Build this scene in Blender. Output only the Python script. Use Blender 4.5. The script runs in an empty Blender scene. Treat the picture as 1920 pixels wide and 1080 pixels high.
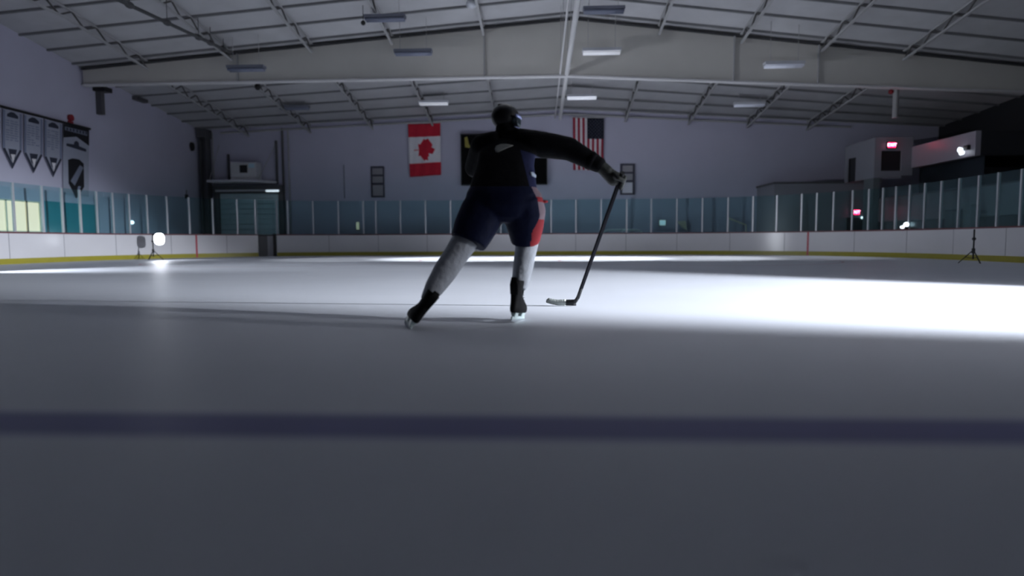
import bpy, bmesh, math, random
from mathutils import Vector, Matrix
from mathutils.bvhtree import BVHTree
random.seed(7)
SC = bpy.context.scene
COL = SC.collection
V = Vector
PI = math.pi

# ------------------------------------------------------------------ materials
def mat(name, col, rough=0.6, metal=0.0, var=0.08, scale=6.0, bump=0.0, bscale=40.0, spec=0.5, emit=None, estr=0.0, sheen=0.0):
    m = bpy.data.materials.new(name); m.use_nodes = True
    nt = m.node_tree; N = nt.nodes; L = nt.links
    b = N['Principled BSDF']
    b.inputs['Roughness'].default_value = rough
    b.inputs['Metallic'].default_value = metal
    b.inputs['Specular IOR Level'].default_value = spec
    if sheen: b.inputs['Sheen Weight'].default_value = sheen
    tc = N.new('ShaderNodeTexCoord')
    no = N.new('ShaderNodeTexNoise'); no.inputs['Scale'].default_value = scale; no.inputs['Detail'].default_value = 4
    L.new(tc.outputs['Object'], no.inputs['Vector'])
    mx = N.new('ShaderNodeMix'); mx.data_type = 'RGBA'
    c = V(col[:3])
    lo = [max(0, x*(1-var)) for x in c]; hi = [min(1, x*(1+var)) for x in c]
    mx.inputs['A'].default_value = (*lo, 1); mx.inputs['B'].default_value = (*hi, 1)
    L.new(no.outputs['Fac'], mx.inputs['Factor'])
    L.new(mx.outputs['Result'], b.inputs['Base Color'])
    if bump:
        n2 = N.new('ShaderNodeTexNoise'); n2.inputs['Scale'].default_value = bscale; n2.inputs['Detail'].default_value = 3
        L.new(tc.outputs['Object'], n2.inputs['Vector'])
        bp = N.new('ShaderNodeBump'); bp.inputs['Strength'].default_value = bump; bp.inputs['Distance'].default_value = 0.02
        L.new(n2.outputs['Fac'], bp.inputs['Height']); L.new(bp.outputs['Normal'], b.inputs['Normal'])
    if emit:
        b.inputs['Emission Color'].default_value = (*emit, 1); b.inputs['Emission Strength'].default_value = estr
    return m

M = {}
M['wall'] = mat('painted block wall', (.54, .53, .66), .8, var=.06, scale=.6, bump=.15, bscale=8)
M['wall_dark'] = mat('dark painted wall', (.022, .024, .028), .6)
M['parapet'] = mat('painted parapet', (.15, .165, .18), .45, var=.08, scale=1.0)
M['fascia'] = mat('smooth white fascia', (.33, .31, .36), .35, var=.05, scale=1.0)
M['concrete'] = mat('concrete', (.18, .18, .19), .8, var=.15)
M['ceiling'] = mat('vinyl roof lining', (.50, .50, .52), .75, var=.14, scale=1.4, bump=.2, bscale=3)
M['rib'] = mat('roof purlin paint', (.20, .20, .21), .7)
M['beam'] = mat('cream steel paint', (.62, .60, .56), .6, var=.07, scale=.8)
M['flange_shade'] = mat('painted gap shade', (.05, .05, .055), .8)  # shade of the gap under the roof, painted on the top flange
M['joist'] = mat('grey joist paint', (.42, .42, .43), .6, var=.1)
M['web'] = mat('dark joist steel', (.09, .085, .085), .6, metal=.2)
M['pipe'] = mat('pale pipe paint', (.66, .65, .66), .5)
M['darkpipe'] = mat('dark pipe', (.07, .07, .075), .55)
M['board'] = mat('white dasher plastic', (.70, .69, .72), .22, var=.05, scale=1.2, spec=.4, bump=.02, bscale=2)
M['seam'] = mat('grey seam strip', (.30, .30, .33), .5)
M['kick'] = mat('yellow kick plate', (.36, .32, .04), .4, var=.12, scale=2)
M['cap'] = mat('dark red cap rail', (.16, .05, .06), .45)
M['redline'] = mat('red line plastic', (.50, .06, .09), .4)
M['post'] = mat('anodised aluminium post', (.58, .60, .64), .4, metal=.3)
M['gate'] = mat('dark grey gate', (.12, .12, .13), .5)
M['gate_light'] = mat('grey gate panel', (.30, .30, .33), .5)
M['black'] = mat('black paint', (.010, .010, .012), .5)
M['steel'] = mat('dark steel column', (.11, .11, .12), .6, metal=.2)
M['door'] = mat('roller door slats', (.62, .78, .82), .5, var=.1)
M['heater'] = mat('white enamel', (.62, .62, .65), .45)
M['shelf'] = mat('white shelf', (.66, .66, .70), .5)
M['flag_red'] = mat('red flag cloth', (.58, .010, .035), .8, var=.12, scale=5, sheen=.2)
M['flag_white'] = mat('white flag cloth', (.78, .76, .80), .8, var=.06, scale=5)
M['us_red'] = mat('dark red flag cloth', (.34, .012, .04), .8, var=.1, scale=5)
M['us_white'] = mat('pale flag cloth', (.72, .68, .72), .8, var=.06, scale=5)
M['us_blue'] = mat('navy flag cloth', (.005, .006, .020), .8, var=.1, scale=5)
M['ban_white'] = mat('pale banner cloth', (.38, .40, .49), .8, var=.06, scale=3)
M['ban_grey'] = mat('blue grey banner cloth', (.22, .25, .36), .8, var=.1, scale=3)
M['ban_dark'] = mat('dark banner print', (.030, .035, .060), .8, var=.15, scale=3)
M['ban_mid'] = mat('mid grey banner print', (.18, .20, .27), .8, var=.15, scale=3)
M['ban_black'] = mat('black banner print', (.008, .008, .012), .8)
M['frame'] = mat('dark blue grey frame', (.06, .06, .09), .5)
M['panel_dim'] = mat('smoky panel', (.36, .34, .37), .35, var=.12, scale=3)
M['panel_pale'] = mat('pale panel', (.80, .78, .86), .35, var=.05, scale=3)
M['score'] = mat('black scoreboard face', (.006, .006, .007), .9, spec=.08)
M['yellow'] = mat('yellow print', (.30, .26, .05), .6)
M['tube_bounce'] = mat('lamp tube with bounce glow', (.8, .8, .82), .4, emit=(.80, .86, 1.0), estr=.55)  # unlit tubes; emission stands for light bounced off the ice
M['tube_bounce_half'] = mat('lamp tube with half bounce glow', (.8, .8, .82), .4, emit=(.80, .84, .95), estr=.30)
M['tube_bounce_dim'] = mat('lamp tube with faint bounce glow', (.75, .77, .85), .4, emit=(.7, .78, 1.0), estr=.09)
M['tube_off'] = mat('unlit lamp lens', (.20, .22, .30), .4)
M['housing'] = mat('lamp housing', (.55, .56, .60), .5)
M['housing_shaded'] = mat('shaded lamp housing', (.18, .19, .24), .5)  # darker copy of the housing, shade put into its colour
M['red_alarm'] = mat('red alarm paint', (.30, .02, .03), .4)
M['exit_glow'] = mat('lit red exit sign', (.3, .0, .02), .4, emit=(1.0, .005, .05), estr=9.0)
M['exit_text'] = mat('lit exit lettering', (.8, .3, .4), .4, emit=(1.0, .30, .45), estr=9.0)
M['led'] = mat('lit led face', (.9, .9, .95), .4, emit=(.86, .92, 1.0), estr=14.0)
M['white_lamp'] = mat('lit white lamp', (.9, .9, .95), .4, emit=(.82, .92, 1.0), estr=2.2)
M['strip_lamp'] = mat('lit door strip', (.9, .9, .95), .4, emit=(.72, .86, .95), estr=.9)
M['cream_lit'] = mat('warm lit lobby window', (.6, .58, .5), .6, emit=(.95, .70, .47), estr=1.05)
M['paper_blue'] = mat('blue white paper', (.50, .70, .80), .7)
M['beige'] = mat('beige plastic', (.88, .82, .64), .6)
M['goal_white'] = mat('white goal frame', (.92, .92, .94), .4)
M['net'] = mat('white net cord', (.6, .6, .62), .8)
# skater
M['skin'] = mat('skin', (.45, .28, .20), .5, var=.06, scale=20)
M['jersey'] = mat('black jersey cloth', (.007, .007, .009), .8, var=.3, scale=14, bump=.5, bscale=12, spec=.12)
M['jersey_lit'] = mat('blue lit jersey side', (.003, .009, .07), .7, var=.2, scale=14, bump=.4, bscale=12)  # light on the right side of the jersey, painted as blue
M['patch'] = mat('pale grey crest', (.34, .35, .33), .7, var=.1, scale=30)
M['patch_white'] = mat('white badge', (.62, .72, .85), .7)
M['pants'] = mat('navy hockey pants nylon', (.007, .011, .040), .7, var=.2, scale=12, bump=.4, bscale=14, spec=.15)
M['pants_white'] = mat('pale pink pants stripe', (.34, .25, .29), .7, spec=.2)
M['pants_red'] = mat('red pants stripe', (.42, .04, .05), .7, spec=.2)
M['sock'] = mat('pale grey knit sock', (.50, .53, .58), .85, var=.15, scale=10, bump=.7, bscale=18)
M['boot'] = mat('black skate boot', (.006, .006, .007), .6, var=.2, scale=20, spec=.15)
M['holder'] = mat('white blade holder', (.55, .66, .66), .4)
M['blade'] = mat('steel runner', (.62, .66, .68), .25, metal=.9)
M['helmet'] = mat('black helmet shell', (.008, .008, .010), .35)
M['visor'] = mat('visor rim with painted glint', (.45, .50, .85), .15, metal=.3)  # bright colour paints the glint along the visor edge
M['glove'] = mat('dark hockey glove', (.028, .032, .028), .65, var=.3, scale=20, bump=.3, bscale=30)
M['shaft'] = mat('dark carbon shaft', (.008, .008, .012), .8, var=.2, scale=10, spec=.1)
M['tape_white'] = mat('pale blade tape', (.38, .41, .39), .8, var=.15, scale=30, bump=.4, bscale=60)
M['tape_dark'] = mat('dark blade tape', (.015, .016, .018), .8)

def glass_mat(name, tint, gloss):
    m = bpy.data.materials.new(name); m.use_nodes = True
    nt = m.node_tree; N = nt.nodes; L = nt.links; N.remove(N['Principled BSDF'])
    tr = N.new('ShaderNodeBsdfTransparent'); tr.inputs[0].default_value = (*tint, 1)
    gl = N.new('ShaderNodeBsdfGlossy'); gl.inputs['Color'].default_value = (.9, .95, 1, 1); gl.inputs['Roughness'].default_value = .26
    df = N.new('ShaderNodeBsdfDiffuse'); df.inputs[0].default_value = (.28, .52, .56, 1)
    fr = N.new('ShaderNodeFresnel'); fr.inputs[0].default_value = 1.45
    mu = N.new('ShaderNodeMath'); mu.operation = 'MULTIPLY'; mu.inputs[1].default_value = gloss
    m1 = N.new('ShaderNodeMixShader'); m2 = N.new('ShaderNodeMixShader'); m2.inputs[0].default_value = .012
    L.new(fr.outputs[0], mu.inputs[0]); L.new(mu.outputs[0], m1.inputs[0])
    L.new(tr.outputs[0], m1.inputs[1]); L.new(gl.outputs[0], m1.inputs[2])
    L.new(m1.outputs[0], m2.inputs[1]); L.new(df.outputs[0], m2.inputs[2])
    L.new(m2.outputs[0], N['Material Output'].inputs[0])
    return m
M['glass'] = glass_mat('tinted safety glass', (.80, .92, .93), .15)
M['glass_teal'] = glass_mat('teal safety glass', (.72, .93, .95), .38)
M['glass_dark'] = glass_mat('smoky window glass', (.25, .28, .30), .9)

def ice_mat():
    m = bpy.data.materials.new('rink ice'); m.use_nodes = True
    nt = m.node_tree; N = nt.nodes; L = nt.links; b = N['Principled BSDF']
    b.inputs['Roughness'].default_value = .5; b.inputs['Specular IOR Level'].default_value = .2
    geo = N.new('ShaderNodeNewGeometry'); sp = N.new('ShaderNodeSeparateXYZ'); L.new(geo.outputs['Position'], sp.inputs[0])
    def math_(op, a, b_=None, c=None):
        n = N.new('ShaderNodeMath'); n.operation = op
        for i, x in enumerate((a, b_, c)):
            if x is None: continue
            if isinstance(x, (int, float)): n.inputs[i].default_value = x
            else: L.new(x, n.inputs[i])
        return n.outputs[0]
    def band(sig, centre, half, soft):
        d = math_('ABSOLUTE', math_('SUBTRACT', sig, centre))
        n = N.new('ShaderNodeMapRange'); n.interpolation_type = 'SMOOTHSTEP'
        L.new(d, n.inputs[0]); n.inputs[1].default_value = half-soft; n.inputs[2].default_value = half+soft
        n.inputs[3].default_value = 1; n.inputs[4].default_value = 0
        return n.outputs[0]
    def ring(cx, cy, r, half):
        dx = math_('SUBTRACT', sp.outputs[0], cx); dy = math_('SUBTRACT', sp.outputs[1], cy)
        d = math_('SQRT', math_('ADD', math_('MULTIPLY', dx, dx), math_('MULTIPLY', dy, dy)))
        return band(d, r, half, .03)
    no = N.new('ShaderNodeTexNoise'); no.inputs['Scale'].default_value = .5; no.inputs['Detail'].default_value = 6
    L.new(geo.outputs['Position'], no.inputs['Vector'])
    ramp = N.new('ShaderNodeMix'); ramp.data_type = 'RGBA'
    ramp.inputs['A'].default_value = (.66, .69, .75, 1); ramp.inputs['B'].default_value = (.78, .80, .85, 1)
    L.new(no.outputs['Fac'], ramp.inputs['Factor'])
    col = ramp.outputs['Result']
    def over(col, fac, c, k):
        mx = N.new('ShaderNodeMix'); mx.data_type = 'RGBA'
        L.new(math_('MULTIPLY', fac, k), mx.inputs['Factor']); L.new(col, mx.inputs['A']); mx.inputs['B'].default_value = (*c, 1)
        return mx.outputs['Result']
    col = over(col, band(sp.outputs[1], 2.30, .15, .07), (.13, .13, .36), .80)      # blue line by the camera
    col = over(col, band(sp.outputs[1], 27.95, .03, .01), (.6, .08, .1), .8)        # goal line
    col = over(col, ring(-8.7, 21.8, 4.5, .04), (.5, .15, .2), .5)                  # end zone circles
    col = over(col, ring(5.1, 21.8, 4.5, .04), (.5, .15, .2), .5)
    # skate scratches: stretched noise
    mp = N.new('ShaderNodeMapping'); mp.inputs['Scale'].default_value = (.35, 4, 1); mp.inputs['Rotation'].default_value = (0, 0, .2)
    L.new(geo.outputs['Position'], mp.inputs[0])
    n2 = N.new('ShaderNodeTexNoise'); n2.inputs['Scale'].default_value = 3; n2.inputs['Detail'].default_value = 8; n2.inputs['Roughness'].default_value = .7
    L.new(mp.outputs[0], n2.inputs['Vector'])
    bp = N.new('ShaderNodeBump'); bp.inputs['Strength'].default_value = .12; bp.inputs['Distance'].default_value = .01
    L.new(n2.outputs['Fac'], bp.inputs['Height']); L.new(bp.outputs['Normal'], b.inputs['Normal'])
    L.new(col, b.inputs['Base Color'])
    return m
M['ice'] = ice_mat()

# ------------------------------------------------------------------ builders
ORG = {}
def link(o, parent=None, origin=(0, 0, 0)):
    COL.objects.link(o)
    ORG[o.name] = V(origin)
    if parent is not None:
        o.parent = parent; o.location = V(origin) - ORG[parent.name]
    else:
        o.location = V(origin)
    return o
def obj(name, bm, m, parent=None, smooth=False, bevel=0.0):
    """bm in world coordinates -> one mesh object with its origin at its own base"""
    ms = m if isinstance(m, (list, tuple)) else [m]
    vs = [v.co.copy() for v in bm.verts]
    lo = V((min(v.x for v in vs), min(v.y for v in vs), min(v.z for v in vs)))
    hi = V((max(v.x for v in vs), max(v.y for v in vs), max(v.z for v in vs)))
    o0 = V(((lo.x+hi.x)/2, (lo.y+hi.y)/2, lo.z))
    bmesh.ops.translate(bm, verts=bm.verts, vec=-o0)
    bmesh.ops.recalc_face_normals(bm, faces=bm.faces)
    me = bpy.data.meshes.new(name); bm.to_mesh(me); bm.free()
    for x in ms: me.materials.append(M[x])
    if smooth:
        for p in me.polygons: p.use_smooth = True
    o = bpy.data.objects.new(name, me); link(o, parent, o0)
    if bevel:
        md = o.modifiers.new('bevel', 'BEVEL'); md.width = bevel; md.segments = 2; md.limit_method = 'ANGLE'
    return o
def thing(name, label, cat, loc, group=None):
    o = bpy.data.objects.new(name, None); o.empty_display_size = .2
    link(o, None, loc); return tag(o, label, cat, group)
def tag(o, label, cat, group=None):
    o['label'] = label; o['category'] = cat
    if group: o['group'] = group
    return o
def struct(o): o['kind'] = 'structure'; return o
def BM(): return bmesh.new()
def box(bm, lo, hi, mi=0):
    x0, y0, z0 = lo; x1, y1, z1 = hi
    v = [bm.verts.new(p) for p in ((x0,y0,z0),(x1,y0,z0),(x1,y1,z0),(x0,y1,z0),(x0,y0,z1),(x1,y0,z1),(x1,y1,z1),(x0,y1,z1))]
    for f in ((0,3,2,1),(4,5,6,7),(0,1,5,4),(1,2,6,5),(2,3,7,6),(3,0,4,7)):
        bm.faces.new([v[i] for i in f]).material_index = mi
    return bm
def hexa(bm, a, b, mi=0):
    """solid between two quads a and b (4 points each)"""
    va = [bm.verts.new(p) for p in a]; vb = [bm.verts.new(p) for p in b]
    for f in (va[::-1], vb): bm.faces.new(f).material_index = mi
    for i in range(4):
        bm.faces.new([va[i], va[(i+1)%4], vb[(i+1)%4], vb[i]]).material_index = mi
    return bm
def frame_of(d):
    d = V(d).normalized(); up = V((0,0,1)) if abs(d.z) < .95 else V((1,0,0))
    u = d.cross(up).normalized(); return u, u.cross(d).normalized()
def tube(bm, p0, p1, r0, r1=None, n=10, mi=0):
    r1 = r0 if r1 is None else r1
    p0, p1 = V(p0), V(p1); u, w = frame_of(p1-p0)
    A = [bm.verts.new(p0 + (u*math.cos(2*PI*i/n)+w*math.sin(2*PI*i/n))*r0) for i in range(n)]
    B = [bm.verts.new(p1 + (u*math.cos(2*PI*i/n)+w*math.sin(2*PI*i/n))*r1) for i in range(n)]
    for i in range(n):
        f = bm.faces.new([A[i], A[(i+1)%n], B[(i+1)%n], B[i]]); f.material_index = mi
    bm.faces.new(A[::-1]).material_index = mi; bm.faces.new(B).material_index = mi
    return bm
def bar(bm, p0, p1, w, h, mi=0):
    """rectangular bar, w sideways, h upward"""
    p0, p1 = V(p0), V(p1); u, k = frame_of(p1-p0)
    q = lambda p: [p-u*w/2-k*h/2, p+u*w/2-k*h/2, p+u*w/2+k*h/2, p-u*w/2+k*h/2]
    return hexa(bm, q(p0), q(p1), mi)
def path_tube(bm, pts, r, n=8, mi=0):
    for a, b in zip(pts, pts[1:]): tube(bm, a, b, r, r, n, mi)
    return bm
def sphere(bm, c, r, s=(1,1,1), rot=None, n=16):
    mt = Matrix.Translation(V(c)) @ (rot.to_4x4() if rot else Matrix.Identity(4)) @ Matrix.Diagonal((r*s[0], r*s[1], r*s[2], 1))
    bmesh.ops.create_uvsphere(bm, u_segments=n, v_segments=n//2+2, radius=1, matrix=mt); return bm
def loft(bm, rings, n=24, power=2.0):
    """rings of (centre, u, v): superellipse cross sections, capped"""
    R = []
    for c, u, w in rings:
        c, u, w = V(c), V(u), V(w); ring = []
        for i in range(n):
            a = 2*PI*i/n; x, y = math.cos(a), math.sin(a)
            ring.append(bm.verts.new(c + u*math.copysign(abs(x)**(2/power), x) + w*math.copysign(abs(y)**(2/power), y)))
        R.append(ring)
    for a, b in zip(R, R[1:]):
        for i in range(n): bm.faces.new([a[i], a[(i+1)%n], b[(i+1)%n], b[i]])
    bm.faces.new(R[0][::-1]); bm.faces.new(R[-1]); return bm
def chain(bm, joints, n=16):
    """tapered limb: balls at the joints with cones between"""
    for p, r in joints: sphere(bm, p, r, n=n)
    for (a, ra), (b, rb) in zip(joints, joints[1:]): tube(bm, a, b, ra, rb, n)
    return bm
def fuse(bm, voxel=.012, smooth=6):
    """grow overlapping solids into one continuous surface"""
    bmesh.ops.recalc_face_normals(bm, faces=bm.faces)
    me = bpy.data.meshes.new('growing'); bm.to_mesh(me); bm.free()
    o = bpy.data.objects.new('growing', me); COL.objects.link(o)
    r = o.modifiers.new('r', 'REMESH'); r.mode = 'VOXEL'; r.voxel_size = voxel
    s = o.modifiers.new('s', 'SMOOTH'); s.iterations = smooth; s.factor = .5
    bpy.context.view_layer.update()
    ev = o.evaluated_get(bpy.context.evaluated_depsgraph_get())
    out = bmesh.new(); out.from_mesh(ev.to_mesh()); ev.to_mesh_clear()
    bpy.data.objects.remove(o); bpy.data.meshes.remove(me)
    return out
def poly_plate(bm, pts, off, mi=0):
    """polygon given in world points, thickened by the vector off"""
    off = V(off); a = [bm.verts.new(V(p)) for p in pts]; b = [bm.verts.new(V(p)+off) for p in pts]
    n = len(pts)
    bm.faces.new(a).material_index = mi; bm.faces.new(b[::-1]).material_index = mi
    for i in range(n): bm.faces.new([a[i], b[i], b[(i+1)%n], a[(i+1)%n]]).material_index = mi
    return bm
def lerp(a, b, t): return a + (b-a)*t
def quad_map(c):
    """corner points tl, tr, br, bl -> function (u right, v down)"""
    tl, tr, br, bl = (V(p) for p in c)
    return lambda u, v: lerp(lerp(tl, tr, u), lerp(bl, br, u), v)

# ------------------------------------------------------------------ the rink path
XL, XR, YE, RR, Y0 = -17.2, 13.6, 31.0, 8.5, 8.0
L1 = YE-RR-Y0; LA = RR*PI/2; L2 = XR-XL-2*RR; TOT = 2*L1+2*LA+L2
def path(s, off=0.0):
    """point on the board line at length s and the outward normal"""
    if s < L1: p, n = V((XL, Y0+s, 0)), V((-1, 0, 0))
    elif s < L1+LA:
        t = (s-L1)/RR; n = V((-math.cos(t), math.sin(t), 0)); p = V((XL+RR, YE-RR, 0)) + n*RR
    elif s < L1+LA+L2: p, n = V((XL+RR+s-L1-LA, YE, 0)), V((0, 1, 0))
    elif s < L1+2*LA+L2:
        t = (s-L1-LA-L2)/RR; n = V((math.sin(t), math.cos(t), 0)); p = V((XR-RR, YE-RR, 0)) + n*RR
    else: p, n = V((XR, YE-RR-(s-L1-2*LA-L2), 0)), V((1, 0, 0))
    return p + n*off
def stations(s0, s1, step=.10):
    k = max(1, int(math.ceil((s1-s0)/step))); return [lerp(s0, s1, i/k) for i in range(k+1)]
def wall_run(bm, s0, s1, o0, o1, z0, z1, mi=0):
    R = []
    for s in stations(s0, s1):
        a, b = path(s, o0), path(s, o1)
        R.append([bm.verts.new((a.x, a.y, z0)), bm.verts.new((b.x, b.y, z0)), bm.verts.new((b.x, b.y, z1)), bm.verts.new((a.x, a.y, z1))])
    for a, b in zip(R, R[1:]):
        for i in range(4): bm.faces.new([a[i], a[(i+1)%4], b[(i+1)%4], b[i]]).material_index = mi
    bm.faces.new(R[0][::-1]).material_index = mi; bm.faces.new(R[-1]).material_index = mi
    return bm

# ------------------------------------------------------------------ setting
WL, WR, YW = -18.5, 16.3, 34.5
XRG = 1.25                                         # ridge
def zbeam(x): return 9.30 - (.080*(XRG-x) if x < XRG else .120*(x-XRG))
def zfar(x): return 7.55 - (.041*(XRG-x) if x < XRG else .058*(x-XRG))
YB = 25.5
def zroof(x, y):
    if y >= YB: return lerp(zbeam(x), zfar(x), (y-YB)/(YW-YB))
    return zbeam(x) + .12*(YB-max(y, 21.0))

# ice: rounded sheet
bm = BM(); pts = [path(s, .02) for s in stations(0, TOT, .6)]
pts = [V((XL-.02, -8, 0))] + pts + [V((XR+.02, -8, 0))]
poly_plate(bm, [p for p in pts], (0, 0, -.03)); struct(obj('floor', bm, 'ice'))
bm = BM(); box(bm, (WL-.3, -8, -.25), (22, YW+.3, -.04)); struct(obj('floor_surround', bm, 'concrete'))

def roofwall(name, pts, thick, m='wall'):
    bm = BM(); poly_plate(bm, pts, thick); return struct(obj(name, bm, m))
roofwall('wall_left', [(WL, 4, -.04), (WL, YW, -.04), (WL, YW, zroof(WL, YW)+.1), (WL, YB, zroof(WL, YB)+.1), (WL, 21, zroof(WL, 21)+.1), (WL, 4, zroof(WL, 4)+.1)], (-.2, 0, 0))
roofwall('wall_far', [(WL-.2, YW, -.04), (20.5, YW, -.04), (20.5, YW, zfar(20.5)+.1), (XRG, YW, zfar(XRG)+.1), (WL-.2, YW, zfar(WL-.2)+.1)], (0, .2, 0))
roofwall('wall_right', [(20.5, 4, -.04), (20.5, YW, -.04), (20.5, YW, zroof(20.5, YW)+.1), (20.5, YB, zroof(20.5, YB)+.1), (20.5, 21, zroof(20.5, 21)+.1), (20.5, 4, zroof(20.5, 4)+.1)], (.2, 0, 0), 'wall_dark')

bm = BM()
xs = [WL-.2, -12, -6, XRG, 8, 14, 20.7]; ys = [4, 21, 23.2, YB, 28, 31, YW+.2]
G = [[(bm.verts.new((x, y, zroof(x, min(y, YW)))), bm.verts.new((x, y, zroof(x, min(y, YW))+.12))) for x in xs] for y in ys]
for j in range(len(ys)-1):
    for i in range(len(xs)-1):
        for k in (0, 1): bm.faces.new([G[j][i][k], G[j][i+1][k], G[j+1][i+1][k], G[j+1][i][k]]).material_index = 0
# roof seams: shallow ribs across the lining, part of its surface
yy = 12.0
while yy < YW-.2:
    for xa, xb in zip(xs, xs[1:]):
        for k in ((yy, .09, .07),):
            y, w, h = k
            za, zb = zroof(xa, y), zroof(xb, y)
            hexa(bm, [(xa, y-w/2, za-h), (xa, y+w/2, za-h), (xa, y+w/2, za+.02), (xa, y-w/2, za+.02)],
                     [(xb, y-w/2, zb-h), (xb, y+w/2, zb-h), (xb, y+w/2, zb+.02), (xb, y-w/2, zb+.02)], 1)
    yy += 1.28 if yy > 22 else 1.5
struct(obj('ceiling', bm, ['ceiling', 'rib']))

# ------------------------------------------------------------------ roof frame
b = thing('roof_beam', 'deep cream steel beam spanning the hall below the roof', 'beam', (-1, YB, 6.7))
top = [(-18.4, zbeam(-18.4)-.10), (XRG, zbeam(XRG)-.10), (20.4, zbeam(20.4)-.10)]
botL, botM, botR = (-17.891, 25.5, 7.001), (1.049, 25.5, 7.06), (13.701, 25.5, 6.423)
slopeR = (botR[2]-botM[2])/(botR[0]-botM[0])
bot = [(-18.4, botL[2]), (botM[0], botM[2]), (20.4, botM[2]+slopeR*(20.4-botM[0]))]
bm = BM(); poly_plate(bm, [(x, YB-.015, z) for x, z in top] + [(x, YB-.015, z) for x, z in bot[::-1]], (0, .03, 0)); obj('beam_web', bm, 'beam', b)
bm = BM()
for p, q in zip(bot, bot[1:]): hexa(bm, [(p[0], YB-.14, p[1]-.03), (p[0], YB+.14, p[1]-.03), (p[0], YB+.14, p[1]+.03), (p[0], YB-.14, p[1]+.03)], [(q[0], YB-.14, q[1]-.03), (q[0], YB+.14, q[1]-.03), (q[0], YB+.14, q[1]+.03), (q[0], YB-.14, q[1]+.03)])
obj('bottom_flange', bm, 'pipe', b)
bm = BM()
for p, q in zip(top, top[1:]): hexa(bm, [(p[0], YB-.14, p[1]-.03), (p[0], YB+.14, p[1]-.03), (p[0], YB+.14, p[1]+.03), (p[0], YB-.14, p[1]+.03)], [(q[0], YB-.14, q[1]-.03), (q[0], YB+.14, q[1]-.03), (q[0], YB+.14, q[1]+.03), (q[0], YB-.14, q[1]+.03)])
obj('top_flange', bm, 'flange_shade', b)
def zbot(x): 
    return lerp(bot[0][1], bot[1][1], (x-bot[0][0])/(bot[1][0]-bot[0][0])) if x < bot[1][0] else lerp(bot[1][1], bot[2][1], (x-bot[1][0])/(bot[2][0]-bot[1][0]))
for p in ((-12.02, 25.5, 7.536), (-2.21, 25.5, 7.987), (7.378, 25.5, 7.421), (10.55, 25.5, 7.369)):
    x = p[0]; bm = BM(); box(bm, (x-.02, YB-.13, zbot(x)+.03), (x+.02, YB-.01, zbeam(x)-.13)); obj('stiffener', bm, 'joist', b)

ORD = ['first', 'second', 'third', 'fourth', 'fifth', 'sixth']
def joist(xn, y0, y1, depth, label, group, topoff=.02):
    o = thing('roof_joist', label, 'joist', (xn, (y0+y1)/2, zroof(xn, (y0+y1)/2)-depth), group)
    ysn = [y0] + [y for y in (21.0, 23.2) if y0 < y < y1] + [y1]
    P = lambda y, d: V((xn, y, zroof(xn, y)-topoff-d))
    bt, bb, bw = BM(), BM(), BM()
    for a, c in zip(ysn, ysn[1:]):
        bar(bt, P(a, .05), P(c, .05), .07, .06)
        bar(bb, P(a, depth), P(c, depth), .09, .06)
    n = int((y1-y0)/.55); 
    for i in range(n):
        a, c = lerp(y0, y1, i/n), lerp(y0, y1, (i+1)/n)
        d0, d1 = (.06, depth) if i % 2 == 0 else (depth, .06)
        tube(bw, P(a, d0), P(c, d1), .032, n=6)
    obj('top_chord', bt, 'joist', o); obj('bottom_chord', bb, 'joist', o); obj('web_rod', bw, 'web', o)
    return o
far_left = [(-2.393, 34.5, 6.818), (-5.761, 34.5, 6.859), (-8.986, 34.5, 6.899), (-12.387, 34.5, 6.8), (-15.787, 34.5, 6.842)]
far_right = [(4.42, 34.5, 7.148), (7.698, 34.5, 6.968), (10.731, 34.5, 6.792), (13.796, 34.5, 6.617)]
for i, p in enumerate(far_left): joist(p[0], YB+.2, YW-.05, .44, ORD[i]+' open web joist left of the ridge in the far roof bay', 'joists of the far roof bay')
for i, p in enumerate(far_right): joist(p[0], YB+.2, YW-.05, .44, ORD[i]+' open web joist right of the ridge in the far roof bay', 'joists of the far roof bay')
near_left = [(-2.227, 25.5, 8.454), (-5.793, 25.5, 8.519), (-8.984, 25.5, 8.31), (-12.214, 25.5, 8.16), (-15.648, 25.5, 7.803)]
near_right = [(4.504, 25.5, 8.532), (7.606, 25.5, 8.096), (10.618, 25.5, 7.745), (13.664, 25.5, 7.357)]
for i, p in enumerate(near_left): joist(p[0], 15.5, YB-.15, .38, ORD[i]+' open web joist left of the ridge in front of the steel beam', 'joists of the near roof bay')
for i, p in enumerate(near_right): joist(p[0], 15.5, YB-.15, .38, ORD[i]+' open web joist right of the ridge in front of the steel beam', 'joists of the near roof bay')
# ridge pipes passing under the beam, hung from the roof
def ridge_pipe(x, z, r, label):
    t = thing('ceiling_pipe', label, 'pipe', (x, 25, z))
    bm = BM(); tube(bm, (x, 15.5, z), (x, YW, z), r, n=12); obj('pipe_run', bm, 'pipe', t)
    for y in (18.5, 22, 24.5, 27, 30, 33):
        bm = BM(); tube(bm, (x, y, z), (x, y, zroof(x, y)), .012, n=6); obj('hanger_rod', bm, 'joist', t)
ridge_pipe(1.0, 7.12, .085, 'thick pale pipe running along the ridge under the steel beam')
ridge_pipe(.74, 7.14, .03, 'thin conduit running beside the thick pale ridge pipe')
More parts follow.
